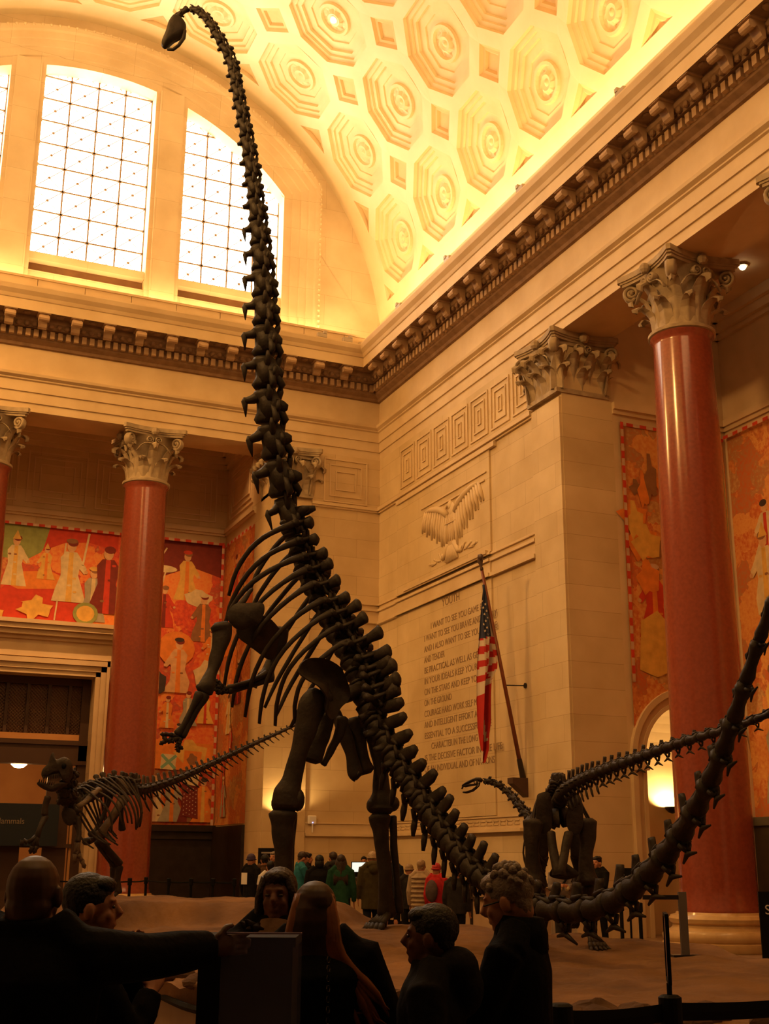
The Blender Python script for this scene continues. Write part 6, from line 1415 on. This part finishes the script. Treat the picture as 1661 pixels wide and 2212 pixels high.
BG = [
 (543, 1848, 28.5, AW-40, 'person in purple beanie and black jacket at the left end of the queue', dict(top='black', legs='black', hair='purple', style='beanie', extra=badge)),
 (572, 1848, 29.0, AW+10, 'person in a brown jacket beside the purple beanie', dict(top='brown', legs='black', hair='black')),
 (591, 1842, 30.0, AW+160, 'grey-haired person in dark clothes before the notice board', dict(top='navy', legs='black', hair='grey')),
 (585, 1862, 26., AW+5, 'person in a white T-shirt seen from behind, left of the huge hind leg', dict(top='white', legs='denim', hair='black', sleeves=False)),
 (650, 1842, 27., AW-70, 'person in a teal jacket looking down at a phone', dict(top='teal', legs='denim', hair='brown', arms=hold, extra=phone, tilt=18)),
 (664, 1844, 28., AW-80, 'man in a black jacket just behind the teal jacket', dict(top='black', legs='black', hair='black', arms=hold)),
 (690, 1850, 26., AW+4, 'person in a black hooded coat, back turned, right of the teal jacket', dict(top='black', legs='black', hair='black', style='hoodup', bulk=1.15)),
 (719, 1842, 28.5, AW+30, 'person with a fur-trimmed dark hood between the black coat and green jumper', dict(top='charcoal', legs='black', hair='brown', hood=True)),
 (737, 1848, 25.6, AW, 'person in a dark green jumper with long brown hair, back turned', dict(top='green', legs='black', hair='brown', style='long')),
 (786, 1851, 'A', AW+180, 'clerk behind the desk next to the bright screen', dict(top='black', legs='black', hair='black')),
 (804, 1842, 26.6, AW+12, 'person in an olive coat with a pale hood beside the bright screen', dict(top='olive', legs='jeans', hair='beige', style='beanie', hem=.38, bulk=1.15, hood=True)),
 (846, 1840, 28., AW-30, 'person in dark clothes behind the right hind leg', dict(top='navy', legs='black', hair='brown')),
 (884, 1868, 25.8, AW+10, 'person in a dark green parka beside the cream coat', dict(top='charcoal', legs='black', hair='blond', style='beanie')),
 (910, 1858, 25., AW-20, 'person in a long cream quilted coat with blond hair', dict(top='cream', legs='grey', hair='blond', hem=.36, bulk=1.1, extra=puff)),
 (943, 1866, 24.6, AW-35, 'person in a bright red jacket with a grey backpack', dict(top='red', legs='navy', hair='red', style='beanie', extra=pack)),
 (985, 1874, 24., AW-25, 'person in a black puffer jacket and white sleeve beneath the dinosaur tail', dict(top='charcoal', legs='black', hair='black', bulk=1.15)),
 (1037, 1840, None, AW-10, 'clerk in black whose head shows above the rearing dinosaur tail', dict(top='black', legs='black', hair='black')),
 (1212, 1852, 25.5, AW+178, 'person in a grey puffer with pale mittens seen between the smaller dinosaur legs', dict(top='grey', legs='charcoal', hair='brown', arms=hold, extra=mitts, bulk=1.15)),
 (1289, 1849, 26., AW+140, 'woman in a dark vest and white sleeves right of the smaller dinosaur', dict(top='black', legs='black', hair='black', style='bun', arms=hold)),
]
for px, py, d, fc, lb, kw in BG:
    P(px, py, d, fc, lb, group=Q if px < 1100 else None, vox=.012, **kw)
# white sleeve
# ================================================================ LIGHT
WARM = (1, .50, .16)
def area(name, loc, sx, sy, power, col, direction, spread=180):
    l = bpy.data.lights.new(name, 'AREA'); l.shape = 'RECTANGLE'; l.size = sx; l.size_y = sy; l.energy = power; l.color = col; l.spread = radians(spread)
    o = bpy.data.objects.new(name, l); COL.objects.link(o); o.location = loc
    o.rotation_euler = V(direction).to_track_quat('-Z', 'Y').to_euler(); return o
def strip_light(name, a, b_, w, power, col, direction):
    a, b_ = V(a), V(b_); L = (b_-a).length; d = V(direction).normalized(); x = (b_-a).normalized(); z = -d; z = (z-x*z.dot(x)).normalized(); y = z.cross(x)
    l = bpy.data.lights.new(name, 'AREA'); l.shape = 'RECTANGLE'; l.size = L; l.size_y = w; l.energy = power; l.color = col
    o = bpy.data.objects.new(name, l); COL.objects.link(o); m = Matrix((x, y, z)).transposed().to_4x4(); m.translation = (a+b_)/2; o.matrix_world = m; return o
COVE = (1, .64, .25)
strip_light('cove_light', (-.80, -1.5, 18.3), (-.80, -33, 18.3), .12, 1150, COVE, (.10, 0, 1))
strip_light('cove_light', (-19.4, -1.5, 18.3), (-19.4, -33, 18.3), .12, 2150, COVE, (.1, 0, 1))
strip_light('cove_light', (-19, -.62, 18.35), (-1.2, -.62, 18.35), .12, 400, (1, .60, .24), (0, .25, 1))
# daylight from the matching lunette at the near end
area('far_window_light', (-10, -34.5, 23), 12, 6, 1050, (1, .54, .20), (0, 1, -.42))
# picture lights hidden behind the architraves
l_ = strip_light('picture_light', (-16, 1.42, 15.3), (-4.2, 1.42, 15.3), .1, 210, (1, .48, .16), (0, 3.6, -8.3)); l_.data.spread = radians(64)
l_ = strip_light('picture_light', (1.62, -31, 15.3), (1.62, -12.5, 15.3), .1, 200, (1, .46, .15), (3.6, .1, -8.3)); l_.data.spread = radians(64)
# unseen fill lights added at the opposite cornice to brighten the side wall
for y_ in (-4, -20): a_ = area('side_wall_fill', (-19.2, y_, 18.7), 1.6, 1.0, 500, (1, .50, .14), (19, 1.5, -10.5), 110)
def point(name, loc, power, col, r=.1):
    l = bpy.data.lights.new(name, 'POINT'); l.energy = power; l.color = col; l.shadow_soft_size = r
    o = bpy.data.objects.new(name, l); COL.objects.link(o); o.location = loc; return o
# light of the bowl lamp in the passage beyond the doorway
point('passage_light', (lp.x, lp.y-.1, lp.z-.5), 160, WARM, .2)
w = bpy.data.worlds.new('world'); SC.world = w; w.use_nodes = True
w.node_tree.nodes['Background'].inputs[0].default_value = (1, .46, .15, 1); w.node_tree.nodes['Background'].inputs[1].default_value = .25
SC.view_settings.view_transform = 'Standard'; SC.view_settings.look = 'None'; SC.view_settings.gamma = 1; SC.view_settings.exposure = 0
SC.view_settings.use_curve_mapping = False
SC.cycles.max_bounces = 8; SC.cycles.diffuse_bounces = 5; SC.cycles.glossy_bounces = 3
SC.cycles.sample_clamp_indirect = 4
